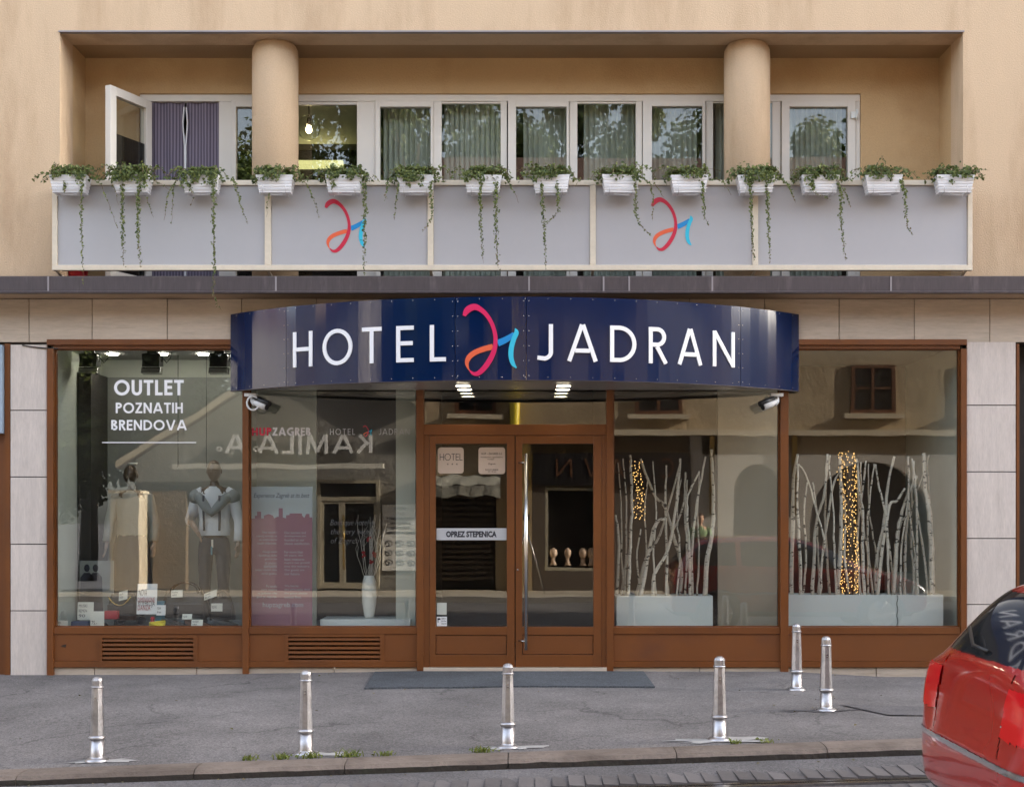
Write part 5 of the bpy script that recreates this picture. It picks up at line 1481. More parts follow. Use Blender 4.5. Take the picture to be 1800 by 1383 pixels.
# ================================================================== FIGURES
def skin_mesh(verts, edges, radii, sub=1, root=0):
    me = bpy.data.meshes.new('sk'); me.from_pydata([tuple(v) for v in verts], edges, [])
    o = bpy.data.objects.new('sk', me); COL.objects.link(o)
    o.modifiers.new('s', 'SKIN'); ss = o.modifiers.new('u', 'SUBSURF'); ss.levels = ss.render_levels = sub
    o.modifiers['s'].use_smooth_shade = True
    for i, r in enumerate(radii):
        d = me.skin_vertices[0].data[i]; d.radius = r if isinstance(r, tuple) else (r, r); d.use_root = (i == root)
    dg = bpy.context.evaluated_depsgraph_get()
    nm = bpy.data.meshes.new_from_object(o.evaluated_get(dg))
    vs = [tuple(v.co) for v in nm.vertices]; fs = [tuple(p.vertices) for p in nm.polygons]
    bpy.data.objects.remove(o); bpy.data.meshes.remove(me); bpy.data.meshes.remove(nm)
    return vs, fs
def chain(paths):
    """paths: list of lists of (point, radius); shared points merge"""
    V = []; E = []; Rr = []; idx = {}
    for p in paths:
        prev = None
        for c, r in p:
            kx = tuple(round(a, 4) for a in c)
            if kx not in idx: idx[kx] = len(V); V.append(c); Rr.append(r)
            i = idx[kx]
            if prev is not None and prev != i: E.append((prev, i))
            prev = i
    return V, E, Rr
def head_mb(c, face=-1, s=1.0):
    """head about .24 high; face looks along y*face"""
    def fn(p):
        x, y, z = p.x, p.y*face, p.z                     # y>0 = front
        w = 1-.30*max(0, -z)**1.3
        x *= w; 
        yy = y*(1-.12*max(0, -z))
        if y > .3:
            nose = math.exp(-((x/.13)**2))*math.exp(-(((z+.10)/.20)**2)); yy += .20*nose
            for sx in (-.33, .33): yy -= .10*math.exp(-(((x-sx)/.16)**2)-(((z-.06)/.09)**2))
            yy += .06*math.exp(-((x/.28)**2)-(((z+.42)/.06)**2))
            yy += .05*math.exp(-(((z-.20)/.07)**2))*(1 if abs(x) < .6 else 0)
            yy += .10*math.exp(-((x/.25)**2)-(((z+.78)/.15)**2))
        return Vector((x, yy*face, z))
    m_ = MB(); m_.ellipsoid(c, (.078*s, .098*s, .122*s), 32, 26, fn)
    for sx in (-1, 1): m_.ellipsoid((c[0]+sx*.076*s, c[1]-face*.01, c[2]), (.010*s, .018*s, .03*s), 8, 6)
    return m_
def hand_paths(w, d, side, s=1.0, curl=.5):
    """five-finger hand from wrist w along unit d; side = thumb direction (unit)"""
    d = d.normalized(); side = side.normalized(); nrm = d.cross(side)
    palm = w+d*.055*s; out = [[(tuple(w), .022*s), (tuple(palm), (.034*s))]]
    for k, L_ in enumerate((.072, .080, .074, .058)):
        o = side*(.026-.0175*k)*s; b = palm+d*.03*s+o
        k1 = b+d*L_*.45*s+nrm*curl*.012*s; k2 = b+d*L_*.8*s+nrm*curl*.035*s; k3 = b+d*L_*s*.95+nrm*curl*.055*s
        out.append([(tuple(palm), .034*s), (tuple(b), .0105*s), (tuple(k1), .0095*s), (tuple(k2), .0085*s), (tuple(k3), .0065*s)])
    t0 = w+d*.03*s+side*.03*s
    out.append([(tuple(palm), .034*s), (tuple(t0), .013*s), (tuple(t0+side*.022*s+d*.03*s), .011*s), (tuple(t0+side*.03*s+d*.058*s), .008*s)])
    return out
def figure(name, x, y, zf, H, label, cat, face, pose, body_m, top_m, legs_m, head_m, hand_m, hair=None, group=None, sleeve_to_elbow=False, skirt=False):
    t = thing(name, (x, y, zf), label, cat, group); k = H/1.80
    def P(a, b, c): return (x+a*k, y+b*k*(-face), zf+c*k)       # b>0 = towards face direction reversed below
    F = face
    def Q(a, f, c): return (x+a*k, y+f*F*k, zf+c*k)
    hc = Q(pose.get('hx', 0), .02, 1.665)
    head = head_mb(hc, F, k).build('head', head_m, t)
    if hair:
        hm = MB(); hm.ellipsoid((hc[0], hc[1]-F*.018*k, hc[2]+.028*k), (.088*k, .104*k, .112*k), 20, 14, lambda p: Vector((p.x, p.y-(.25*F if p.y*F > 0 and p.z < .35 else 0)*1.0, max(p.z, -.55)))); hm.build('hair', hair, head)
    # body core: neck, torso
    V, E, Rr = chain([[(Q(0, 0, .98), (.15*k, .105*k)), (Q(0, .01, 1.14), (.135*k, .095*k)), (Q(0, .01, 1.32), (.155*k, .11*k)), (Q(0, -.01, 1.44), (.12*k, .08*k)), (Q(0, 0, 1.51), .052*k), (Q(0, .015, 1.60), .050*k)],
                      [(Q(0, -.01, 1.44), .1*k), (Q(-.165, -.01, 1.425), .06*k)], [(Q(0, -.01, 1.44), .1*k), (Q(.165, -.01, 1.425), .06*k)],
                      [(Q(0, 0, .98), .1*k), (Q(-.095, 0, .92), .088*k)], [(Q(0, 0, .98), .1*k), (Q(.095, 0, .92), .088*k)]])
    MB().add(*skin_mesh(V, E, Rr), True).build('torso', body_m, t)
    for s, nm in ((-1, 'l'), (1, 'r')):
        el, wr = pose['el_'+nm], pose['wr_'+nm]; sh = Q(s*.175, -.01, 1.42)
        elv, wrv = Vector(Q(*el)), Vector(Q(*wr)); d = (wrv-elv).normalized()
        sd = pose.get('thumb_'+nm, Vector((-s*.3, F, .2)));
        paths = [[(sh, .05*k), (tuple(elv), .038*k), (tuple(elv.lerp(wrv, .5)), .034*k), (tuple(wrv), .022*k)]]+hand_paths(wrv, d, Vector(sd)-d*Vector(sd).dot(d), k, pose.get('curl', .5))
        V, E, Rr = chain(paths); MB().add(*skin_mesh(V, E, Rr), True).build('arm', hand_m, t)
        end = elv.lerp(wrv, .12) if sleeve_to_elbow and nm == pose.get('rolled', 'l') else elv.lerp(wrv, .9)
        shv = Vector(sh)
        tb = MB(); pts = [shv+Vector((-s*.05*k, 0, .03*k)), shv, shv.lerp(elv, .5), elv]; rd = [.055*k, .072*k, .064*k, .056*k]
        if (end-elv).length > .02: pts += [elv.lerp(end, .5), end]; rd += [.052*k, .050*k]
        tb.tube(pts, rd, 14); sl = tb.build('sleeve', top_m, t)
    # shirt
    prof = [(.97, .165, .115), (1.03, .172, .12), (1.14, .16, .112), (1.30, .178, .125), (1.40, .185, .11), (1.46, .13, .085), (1.50, .065, .062)]
    m_ = MB(); n = 28; vs = []
    for z, rx, ry in prof:
        for j in range(n):
            a = 2*PI*j/n; rr_ = 1+.03*math.sin(a*7+z*20); vs.append(Q(rx*math.cos(a)*rr_, ry*math.sin(a)*rr_, z))
    m_.add(vs, [(i*n+j, i*n+(j+1) % n, (i+1)*n+(j+1) % n, (i+1)*n+j) for i in range(len(prof)-1) for j in range(n)], True)
    m_.build('shirt', top_m, t)
    if skirt:
        prof = [(1.0, .165, .12), (.85, .20, .15), (.5, .22, .17), (.12, .25, .2)]; m_ = MB(); vs = []
        for z, rx, ry in prof:
            for j in range(n):
                a = 2*PI*j/n; rr_ = 1+.05*math.sin(a*9); vs.append(Q(rx*math.cos(a)*rr_, ry*math.sin(a)*rr_, z))
        m_.add(vs, [(i*n+j, i*n+(j+1) % n, (i+1)*n+(j+1) % n, (i+1)*n+j) for i in range(3) for j in range(n)], True); m_.build('skirt', legs_m, t)
    V, E, Rr = [], [], []
    paths = [[(Q(0, 0, 1.0), (.15*k, .11*k)), (Q(0, 0, .92), (.15*k, .11*k))]]
    for s, nm in ((-1, 'l'), (1, 'r')):
        kn, an = pose['kn_'+nm], pose['an_'+nm]
        paths.append([(Q(0, 0, .92), .14*k), (Q(s*.095, 0, .84), .098*k), (Q(*kn), .072*k), (Q(*an), .056*k)])
    V, E, Rr = chain(paths); MB().add(*skin_mesh(V, E, Rr), True).build('trousers', legs_m, t)
    for s, nm in ((-1, 'l'), (1, 'r')):
        an = Vector(Q(*pose['an_'+nm]))
        m_ = MB(); m_.ellipsoid((an.x, an.y+F*.06*k, zf+max(.045*k, an.z-zf-.04*k)), (.045*k, .13*k, .045*k), 14, 8, lambda p: Vector((p.x, p.y, max(p.z, -.9)))); m_.build('shoe', 'black_leather', t)
    return t, Q, k
STAND = dict(kn_l=(-.10, .02, .48), an_l=(-.11, 0, .085), kn_r=(.10, .02, .48), an_r=(.12, 0, .085))
# mannequins in the left display
mx, my = PX(377, .85), .85
m2, Q2, k2 = figure('mannequin', mx, my, ZF, PZ(806, .85)-ZF, 'bronze-headed mannequin in pale shirt, suspenders and dark trousers, sweater over shoulders', 'mannequin', -1,
    dict(STAND, el_l=(-.27, -.02, 1.13), wr_l=(-.14, .17, 1.00), el_r=(.27, 0, 1.12), wr_r=(.27, .06, .88), rolled='l', curl=.4), 'bronze', 'shirt_white', 'navy_cloth', 'bronze', 'hand_skin', sleeve_to_elbow=True)
# (face = -1, so +f points at the street)
sw = MB()
ring = [(-.19, .0, 1.40), (-.13, .09, 1.36), (-.06, .135, 1.27), (0, .15, 1.215), (.06, .135, 1.27), (.13, .09, 1.36), (.19, .0, 1.40), (.10, -.10, 1.45), (0, -.12, 1.46), (-.10, -.10, 1.45), (-.19, .0, 1.40)]
sw.tube([Q2(*p) for p in ring], [.062, .056, .05, .046, .05, .056, .062, .05, .045, .05, .062], 12)
for s in (-1, 1): sw.ellipsoid(Q2(s*.20, .0, 1.385), (.075, .09, .085), 14, 10)
sw.build('draped_sweater', 'sweater', m2)
for s in (-1, 1):
    MB().tube([Q2(s*.085, .145, 1.40), Q2(s*.088, .150, 1.30), Q2(s*.085, .132, 1.15), Q2(s*.082, .135, 1.02)], .012, 6).build('suspender', 'navy_cloth', m2)
MB().box(mx+.0, mx+.02, my-.15, my-.148, PZ(962, .7), PZ(948, .7)).build('tag', 'paper', m2); MB().box(mx-.005, mx+.012, my-.152, my-.1505, PZ(975, .7), PZ(960, .7)).build('tag', 'teal_box', m2)
mx1, my1 = PX(232, 1.0), 1.0
m1, Q1, k1 = figure('mannequin', mx1, my1, ZF, PZ(815, 1.0)-ZF, 'bronze mannequin in cream top and long dark skirt at the left of the display', 'mannequin', -1,
    dict(STAND, el_l=(-.26, -.02, 1.14), wr_l=(-.27, .06, .90), el_r=(.25, -.02, 1.14), wr_r=(.26, .05, .90), curl=.4, hx=-.01), 'bronze', 'cream_cloth', 'navy_cloth', 'bronze', 'hand_skin', skirt=True)
MB().lathe([(.045, 0), (.05, .02)], (mx1+.01, my1+.0, PZ(815, 1.0)-.008), 16).build('head_cap', 'paper', m1)

# display goods on the window floor
def card(px0, px1, pz0, pz1, y, txt, label, m='paper', ink='ink', lean=.0, rz=0.0, lines=True):
    t = thing('price_card' if m == 'paper' else 'sign_card', (PX((px0+px1)/2, y), y, PZ(pz1, y)), label, 'card', 'cards in the left display window')
    x0, x1, z0, z1 = PX(px0, y), PX(px1, y), PZ(pz1, y), PZ(pz0, y)
    def pl(u, v, d): return (u, y-d+(v-z0)*lean, v+(u-x0)*rz)
    mb = MB(); mb.add([pl(x0, z0, 0), pl(x1, z0, 0), pl(x1, z1, 0), pl(x0, z1, 0), pl(x0, z0, .004), pl(x1, z0, .004), pl(x1, z1, .004), pl(x0, z1, .004)], [(0, 1, 2, 3), (4, 7, 6, 5), (0, 4, 5, 1), (1, 5, 6, 2), (2, 6, 7, 3), (3, 7, 4, 0)])
    mb.build('card', m, t)
    mb = MB(); n = len(txt); hh = (z1-z0)/(n+.6)
    for i, s in enumerate(txt):
        if not s: continue
        w_ = (x1-x0)*.82*min(1, max(.5, len(s)/8)); print_text(mb, s, x0+(x1-x0)*.08, z1-hh*(i+1.05), w_, hh*.6, lambda u, v, d: pl(u, v, .0045+d), t=.0006)
    mb.build('print', ink, t)
    return t
card(240, 275, 1026, 1079, .35, ('NOVA', 'KOLEKCIJA'), 'white hand-lettered sign standing among the bags', 'paper_white', 'ink', lean=.15)
t_ = MB(); print_text(t_, 'DIMENSIONE', PX(242, .34), PZ(1058, .34), PX(272, .34)-PX(242, .34), .05, face_front(.345)); print_text(t_, 'DANZA', PX(242, .34), PZ(1072, .34), PX(264, .34)-PX(242, .34), .05, face_front(.345))
t_.build('print', 'ink_red', [o for o in SC.objects if o.name.startswith('sign_card')][0])
card(136, 164, 1058, 1089, .30, ('MUSKI', 'REMEN', '90'), 'rounded price card behind the blue wallet at the left', lean=.1)
card(159, 183, 1074, 1104, .16, ('', '75.-'), 'round-cornered price card reading seventy-five at the window front', lean=.05)
card(95, 119, 1090, 1104, .16, ('novo', '699,-'), 'small price card at the bottom left corner of the display', lean=.05)
card(209, 224, 1040, 1056, .42, ('kn', '350'), 'tilted price tag on the dark handbag left of the sign', lean=.1, rz=.25)
card(301, 321, 1037, 1050, .40, ('torba', '400'), 'price tag on the large black travel bag', lean=.1, rz=.05)
card(359, 381, 1043, 1055, .40, ('240', 'kn'), 'slanting price tag right of the black travel bag', lean=.1, rz=.35)
card(371, 391, 1060, 1074, .36, ('NOVO',), 'cream price tag standing near the right end of the display', lean=.1)
card(336, 356, 1089, 1101, .18, ('remen', '180'), 'low price tag at the window front right of the middle', lean=.4)
card(320, 337, 1079, 1088, .25, ('120',), 'small price tag lying behind the front tags', lean=.5)
card(275, 291, 1063, 1081, .33, ('tax', 'free'), 'white leaflet in front of the travel bag', 'paper_white', lean=.1)
card(209, 232, 1100.5, 1104.5, .15, ('199',), 'flat yellowish price strip at the front edge, left one of the pair', lean=1.2)
card(233, 253, 1100.5, 1104.5, .15, ('249',), 'flat yellowish price strip at the front edge, right one of the pair', lean=1.2)
# bags
def bag(px0, px1, pz0, pz1, y, dep, m, label, handle=True, name='handbag'):
    x0, x1, z0, z1 = PX(px0, y), PX(px1, y), max(ZF, PZ(pz1, y)), PZ(pz0, y)
    t = thing(name, ((x0+x1)/2, y+dep/2, z0), label, 'bag')
    mb = MB(); n = 12
    def fn(u, v):
        a = 2*PI*u; sx, sy = math.copysign(abs(math.cos(a))**.5, math.cos(a)), math.copysign(abs(math.sin(a))**.5, math.sin(a))
        f = 1-.28*v**2.2+.03*math.sin(a*3+v*4); g_ = (1-.55*v**1.5)
        return ((x0+x1)/2+sx*(x1-x0)/2*f, y+dep/2+sy*dep/2*g_, z0+(z1-z0)*v+.012*math.sin(a*2+1)*v)
    mb.grid(28, 8, fn); mb.add([fn(i/28, 1) for i in range(28)], [tuple(range(28))])
    mb.build('body', m, t)
    MB().box(x0+.06*(x1-x0), x1-.06*(x1-x0), y-.012, y+.01, z0+(z1-z0)*.15, z0+(z1-z0)*.55).build('front_pocket', m, t, bevel=.006)
    if handle:
        for yy in (y+dep*.3, y+dep*.7):
            MB().tube([((x0+x1)/2+(x1-x0)*.3*math.cos(a_), yy, z1-.02+(z1-z0)*.42*math.sin(a_)) for a_ in [PI*k/12 for k in range(13)]], .009, 6).build('handle', m, t)
    return t
bag(278, 362, 1040, 1086, .42, .28, 'black_leather', 'large black travel bag with arched handles in the left display', name='travel_bag')
bag(186, 238, 1046, 1082, .45, .16, 'black_leather', 'dark handbag with gold clasp left of the white sign', handle=False)
mb = MB(); mb.tube([(PX(190+40*f, .43), .43, PZ(1048+16*4*f*(1-f), .43)) for f in [k/10 for k in range(11)]], .006, 6); tag(mb.build('belt', 'gold'), 'gold chain draped on the dark handbag', 'chain')
def wallet(px0, px1, pz0, pz1, y, m, label, name='wallet'):
    x0, x1, z0, z1 = PX(px0, y), PX(px1, y), PZ(pz1, y), PZ(pz0, y); z0 = max(z0, ZF+.001)
    t = thing(name, ((x0+x1)/2, y, z0), label, 'wallet', 'wallets on the display floor')
    MB().prism([(y, z0), (y+.10, z0), (y+.10, z1), (y+.015, z1)], 'x', x0, x1).build('body', m, t, bevel=.005)
    MB().prism([(y-.004, z0+.01), (y+.012, z1+.004), (y+.07, z1+.004), (y+.07, z1-.001), (y+.014, z1-.001), (y, z0+.012)], 'x', x0+.01, x1-.01).build('flap', m, t)
    MB().lathe([(.007, 0), (.007, .004)], ((x0+x1)/2, y+.03, z1+.004), 10).build('clasp', 'steel', t)
wallet(124, 155, 1092, 1104, .2, 'blue_leather', 'dark blue wallet at the left of the display floor')
wallet(182, 205, 1074, 1088, .3, 'red_cloth', 'red purse beside the round-cornered price card', 'purse')
for j, (px, y, m, lb) in enumerate(((200, .24, 'brown_leather', 'coiled brown belt left of the middle of the display floor'), (246, .24, 'brown_leather', 'coiled brown belt below the white sign'), (222, .3, 'black_leather', 'coiled black belt between the two brown ones'))):
    q_ = MB(); x = PX(px, y); q_.tube([(x+(.035+.004*k)*math.cos(k*.5), y+(.035+.003*k)*math.sin(k*.5), ZF+.022) for k in range(30)], .013, 6); o = q_.build('belt', m); tag(o, lb, 'belt')
    MB().frame(x+.10, x+.15, ZF+.008, ZF+.04, .008, y-.03, y-.02).build('buckle', 'steel', o)
mb = MB()
for k in range(5): mb.tube([(PX(262+28*f, .22), .20+.01*k+.02*math.sin(f*7+k), ZF+.03+.01*k+.02*f) for f in [i/6 for i in range(7)]], .008, 5)
tag(mb.build('scarf', 'yellow_cloth'), 'bright yellow rolled ribbon on the display floor', 'ribbon')
o = MB().box(PX(275, .45), PX(290, .45), .4, .47, ZF, PZ(1056, .45)).build('gift_box', 'teal_box', None, bevel=.004); tag(o, 'teal box standing between the sign and the travel bag', 'box')
mb = MB(); mb.ellipsoid((PX(268, .28), .28, ZF+.05), (.03, .025, .05)); mb.ellipsoid((PX(268, .28), .28, ZF+.11), (.022, .02, .022)); tag(mb.build('figurine', 'red_cloth'), 'tiny red figurine in front of the white sign', 'figurine')
for j, px in enumerate((326, 366, 385, 405, 416)):
    y = .2+.06*(j % 3); x = PX(px, y)
    o = MB().box(x-.045, x+.045, y, y+.07, ZF+.001, ZF+.02).build('wallet', 'black_leather', None, bevel=.004); tag(o, 'flat black wallet with white slip at the display right, %s from the left' % ORD[j], 'wallet', 'flat black wallets'); MB().box(x-.03, x+.03, y-.002, y+.02, ZF+.021, ZF+.026).build('slip', 'paper_white', o)
def shoe(px, y, rz, m, label):
    x = PX(px, y); t = thing('shoe', (x, y, ZF), label, 'shoe', 'shoes on the display floor')
    ca, sa = math.cos(rz), math.sin(rz)
    def pt(u, v, z): return (x+u*ca-v*sa, y+u*sa+v*ca, ZF+z)
    prof = [(-.13, .020, .085), (-.11, .036, .095), (-.05, .040, .085), (.02, .044, .060), (.08, .046, .048), (.12, .036, .036), (.14, .012, .022)]
    vs = []; n = 10
    for u, w, h in prof:
        for k in range(n):
            th_ = PI*k/(n-1); vs.append(pt(u, w*math.cos(th_), .014+h*math.sin(th_)))
    MB().add(vs, [(i*n+j, i*n+j+1, (i+1)*n+j+1, (i+1)*n+j) for i in range(len(prof)-1) for j in range(n-1)], True).build('upper', m, t)
    out = [(u, w) for u, w, h in prof]+[(u, -w) for u, w, h in reversed(prof)]
    P_ = [pt(u, v*1.08, 0) for u, v in out]; Q_ = [pt(u, v*1.08, .016) for u, v in out]; m_ = len(P_)
    MB().add(P_+Q_, [tuple(range(m_)), tuple(range(2*m_-1, m_-1, -1))]+[(i, (i+1) % m_, m_+(i+1) % m_, m_+i) for i in range(m_)]).build('sole', 'black_plastic', t)
shoe(300, .27, -.5, 'black_leather', 'black shoe in front of the travel bag, left of its pair'); shoe(312, .30, -.4, 'black_leather', 'black shoe in front of the travel bag, right of its pair')
shoe(178, .42, -.9, 'black_leather', 'black shoe behind the red purse'); shoe(347, .34, .4, 'brown_leather', 'brown shoe right of the travel bag'); shoe(395, .42, .2, 'black_leather', 'black shoe at the far right of the left display')
bag(366, 410, 1052, 1090, .55, .16, 'black_leather', 'small black bag at the right end of the left display', handle=True)
bag(205, 236, 1058, 1090, .62, .14, 'brown_leather', 'small brown bag behind the white sign', handle=True)
# photo card of two people at the left
ph = thing('photo_board', (PX(165, .8), .8, ZF), 'dark photo board with two standing figures leaning at the display left', 'poster')
MB().box(PX(140, .8), PX(200, .8), .80, .81, ZF, PZ(985, .8)).build('board', 'display_wall', ph)
mb = MB()
for px in (153, 168):
    x = PX(px, .8); z = PZ(998, .8); mb.ellipsoid((x, .797, z), (.03, .004, .04), 12, 8); mb.prism([(x-.08, ZF+.12), (x-.07, z-.10), (x-.03, z-.05), (x+.03, z-.05), (x+.07, z-.10), (x+.08, ZF+.12)], 'y', .795, .799)
mb.build('print', 'ink', ph)

# floodlights
def flood(px, y, label):
    x = PX(px, y); z = PZ(626, y)
    t = thing('floodlight', (x, y, 3.30), label, 'floodlight', 'floodlights in the left display')
    MB().box(x-.05, x+.05, y-.02, y+.02, 3.27, 3.299).build('ceiling_mount', 'black_plastic', t)
    MB().tube([(x-.10, y, z-.06), (x-.11, y, z+.02), (x, y, 3.28), (x+.11, y, z+.02), (x+.10, y, z-.06)], .008, 6).build('yoke', 'black_plastic', t)
    MB().prism([(y-.08, z-.12), (y-.05, z+.02), (y+.09, z+.0), (y+.10, z-.10)], 'x', x-.092, x+.092).build('housing', 'black_plastic', t, bevel=.006)
    MB().prism([(y-.09, z-.185), (y-.06, z-.12), (y+.04, z-.125), (y+.02, z-.195)], 'x', x-.10, x+.10).build('reflector', 'steel', t, bevel=.004)
    MB().tube([(x+.09, y, z), (x+.15, y, z-.07), (x+.19, y, z-.02), (x+.2, y, 3.29)], .006, 5).build('cable', 'black_plastic', t)
flood(158, .7, 'black floodlight under the display ceiling, farthest left')
flood(268, .7, 'black floodlight above the white outlet lettering')
flood(386, .7, 'black floodlight nearest the canopy in the left window')
mb = MB()
for px, pz in ((313, 760), (363, 762)):
    mb = MB(); mb.tube([(PX(px, 1.1), 1.1, 3.30), (PX(px, 1.1), 1.1, PZ(pz+60, 1.1))], .004, 5); tag(mb.build('hanging_wire', 'black_plastic'), 'thin dark wire hanging left of the standing mannequin' if px == 313 else 'thin dark wire hanging above the suspender-clad mannequin', 'wire')

# ================================================================== CAR (at rest)
def make_car():
    cx, yN, yF = 2.13, -8.0, -6.32; yc = (yN+yF)/2; hw = (yF-yN)/2
    zr = road_z(3, -7.2)
    t = thing('red_car', (cx+1.95, yc, zr), 'red hatchback on the road cut off by the right edge of the photo', 'car')
    # stations from the tail: x, half width, z sill, z belt, z top, roof half width
    st = [(0.00, .60, .40, .58, .61, .50), (.015, .74, .33, .62, .66, .60), (.05, .80, .28, .88, .92, .68), (.085, .82, .26, .97, 1.015, .68), (.12, .825, .25, .98, 1.06, .655), (.26, .838, .24, .985, 1.25, .60), (.42, .842, .24, .985, 1.395, .575), (.55, .845, .24, .985, 1.425, .57),
          (1.2, .85, .23, .975, 1.46, .565), (1.9, .85, .23, .955, 1.44, .56), (2.45, .845, .23, .94, 1.26, .56), (2.85, .84, .24, .93, 1.0, .62), (3.4, .82, .25, .85, .885, .60), (3.72, .77, .28, .72, .75, .55), (3.86, .64, .36, .60, .63, .48)]
    vs = []; fs = []; ring = 18
    for (x, w, zb, zbelt, zt, rw) in st:
        sh = max(zbelt+.004, zt-.07)
        half = [(w*.86, zb), (w*.965, zb+.05), (w, zb+(zbelt-zb)*.35), (w*1.0, zb+(zbelt-zb)*.7), (w*.985, zbelt-.05), (w*.955, zbelt), (rw+.045, sh), (rw*.88, zt-.016), (rw*.42, zt)]
        pts = half+[(-y, z) for y, z in reversed(half)]
        vs += [(cx+x, yc+y, zr+z) for y, z in pts]
    for i in range(len(st)-1):
        for j in range(ring): fs.append((i*ring+j, i*ring+(j+1) % ring, (i+1)*ring+(j+1) % ring, (i+1)*ring+j))
    fs += [tuple(range(ring-1, -1, -1)), tuple((len(st)-1)*ring+j for j in range(ring))]
    tmp = bpy.data.objects.new('tmp', MB().add(vs, fs, True).mesh('tmp', None)); COL.objects.link(tmp)
    sm_ = tmp.modifiers.new('s', 'SUBSURF'); sm_.levels = sm_.render_levels = 4
    me = bpy.data.meshes.new_from_object(tmp.evaluated_get(bpy.context.evaluated_depsgraph_get()))
    bpy.data.objects.remove(tmp)
    V = [v.co.copy() for v in me.vertices]; NV = [v.normal.copy() for v in me.vertices]
    def belt(x):
        for a, b in zip(st[:-1], st[1:]):
            if a[0] <= x <= b[0]:
                f = (x-a[0])/(b[0]-a[0]); return a[3]+(b[3]-a[3])*f, a[4]+(b[4]-a[4])*f
        return .6, .6
    groups = {}
    wheels = (.70, 3.08)
    for p in me.polygons:
        c = p.center; x, y, z = c.x-cx, c.y-yc, c.z-zr; n = p.normal; k = 'body'
        bz, tz = belt(min(max(x, 0), 3.86)); s = 'L' if y < 0 else 'R'
        if any((x-w)**2+(z-.30)**2 < .355**2 for w in wheels) and abs(y) > .55: continue
        if z < .33: k = 'lower_trim'
        elif x < .33 and .73 < z < .955 and abs(y) > .50+.25*max(0, x-.05) and not (x > .26 and z < .80): k = 'tail_light'+s
        elif x < .44 and n.x < -.2 and abs(y) < .60-.28*max(0, z-1.0) and 1.045 < z < 1.355: k = 'rear_window'
        elif abs(n.y) > .55 and bz+.02 < z < tz-.095 and .36 < x < 2.72 and not (.97 < x < 1.04 or 1.80 < x < 1.88): k = 'side_window'+s+('a' if x < 1 else 'b' if x < 1.84 else 'c')
        elif 2.36 < x < 2.88 and n.x > .2 and abs(y) < .60 and z > bz+.06 and z < 1.33: k = 'windscreen'
        elif x > 3.5 and .60 < z < .72 and .38 < abs(y): k = 'headlight'+s
        elif .585 < z < .612 and (abs(n.y) > .5 or x < .05): k = 'trim_strip'
        elif (.615 < z < .985 and abs(n.y) > .6 and (abs(x-1.01) < .006 or abs(x-1.84) < .006 or abs(x-2.62) < .006)): k = 'shut_line'
        elif x < .10 and abs(abs(y)-.49) < .006 and z > .64: k = 'shut_line'
        groups.setdefault(k, []).append(tuple(p.vertices))
    MT = {'body': 'car_red', 'lower_trim': 'black_plastic', 'tail_light': 'tail_red', 'indicator': 'tail_orange', 'rear_window': 'car_glass', 'side_window': 'car_glass', 'windscreen': 'car_glass', 'headlight': 'chrome', 'trim_strip': 'chrome', 'shut_line': 'black_plastic'}
    OFF = {'tail_light': .006, 'indicator': .007, 'trim_strip': .006, 'shut_line': -.006, 'rear_window': -.002, 'side_window': -.003}
    for k, polys in groups.items():
        nm = next(b for b in MT if k.startswith(b)); idx = sorted({i for p in polys for i in p}); mp = {i: j for j, i in enumerate(idx)}
        MB().add([V[i]+NV[i]*OFF.get(nm, 0) for i in idx], [tuple(mp[i] for i in p) for p in polys], True).build(nm, MT[nm], t)
    MB().box(cx+.15, cx+3.6, yc-.56, yc+.56, zr+.24, zr+.60).build('underbody', 'black_plastic', t)
    for sgn in (-1, 1):
        for xw in wheels:
            yy = yc+sgn*(hw-.11); n = 32; vs = []
            prof = [(.20, -.09), (.275, -.10), (.30, -.075), (.30, .075), (.275, .10), (.20, .09)]
            for r_, o_ in prof:
                for k_ in range(n): a = 2*PI*k_/n; vs.append((cx+xw+r_*math.cos(a), yy+o_, zr+.30+r_*math.sin(a)))
            wheel = MB().add(vs, [(i*n+j, i*n+(j+1) % n, (i+1)*n+(j+1) % n, (i+1)*n+j) for i in range(5) for j in range(n)], True).build('wheel', 'tyre', t)
            rm = MB(); vs = [(cx+xw, yy+sgn*.05, zr+.30)]+[(cx+xw+.205*math.cos(2*PI*k_/n), yy+sgn*.085, zr+.30+.205*math.sin(2*PI*k_/n)) for k_ in range(n)]
            rm.add(vs, [(0, 1+k_, 1+(k_+1) % n) for k_ in range(n)])
            for k_ in range(5):
                a = 2*PI*k_/5; rm.tube([(cx+xw, yy+sgn*.07, zr+.30), (cx+xw+.19*math.cos(a), yy+sgn*.09, zr+.30+.19*math.sin(a))], .025, 6)
            rm.build('rim', 'steel', wheel)
    MB().tube([(cx+.13, yc-.03, zr+1.08), (cx+.10, yc+.12, zr+1.10), (cx+.16, yc+.36, zr+1.17)], .010, 6).build('rear_wiper', 'black_plastic', t)
    return t
make_car()

# ================================================================== OPPOSITE SIDE OF THE STREET (seen mirrored in the glass)
OY = -15.5; OD = DIST-OY                      # virtual distance of its mirror image
def OX(px): return (px-CX)*OD/FPX
def OZ(py): return EYE+(CY-py)*OD/FPX
def ob(parent, name, m, px0, px1, pz1, pz0, d0=0.0, d1=.1, bevel=0):
    """box on the opposite front: d measured from the wall towards the street"""
    return box_part(name, m, parent, OX(px0), OX(px1), OY+d0, OY+d1, OZ(pz0), OZ(pz1), bevel=bevel)
FB = face_back(OY+.06)
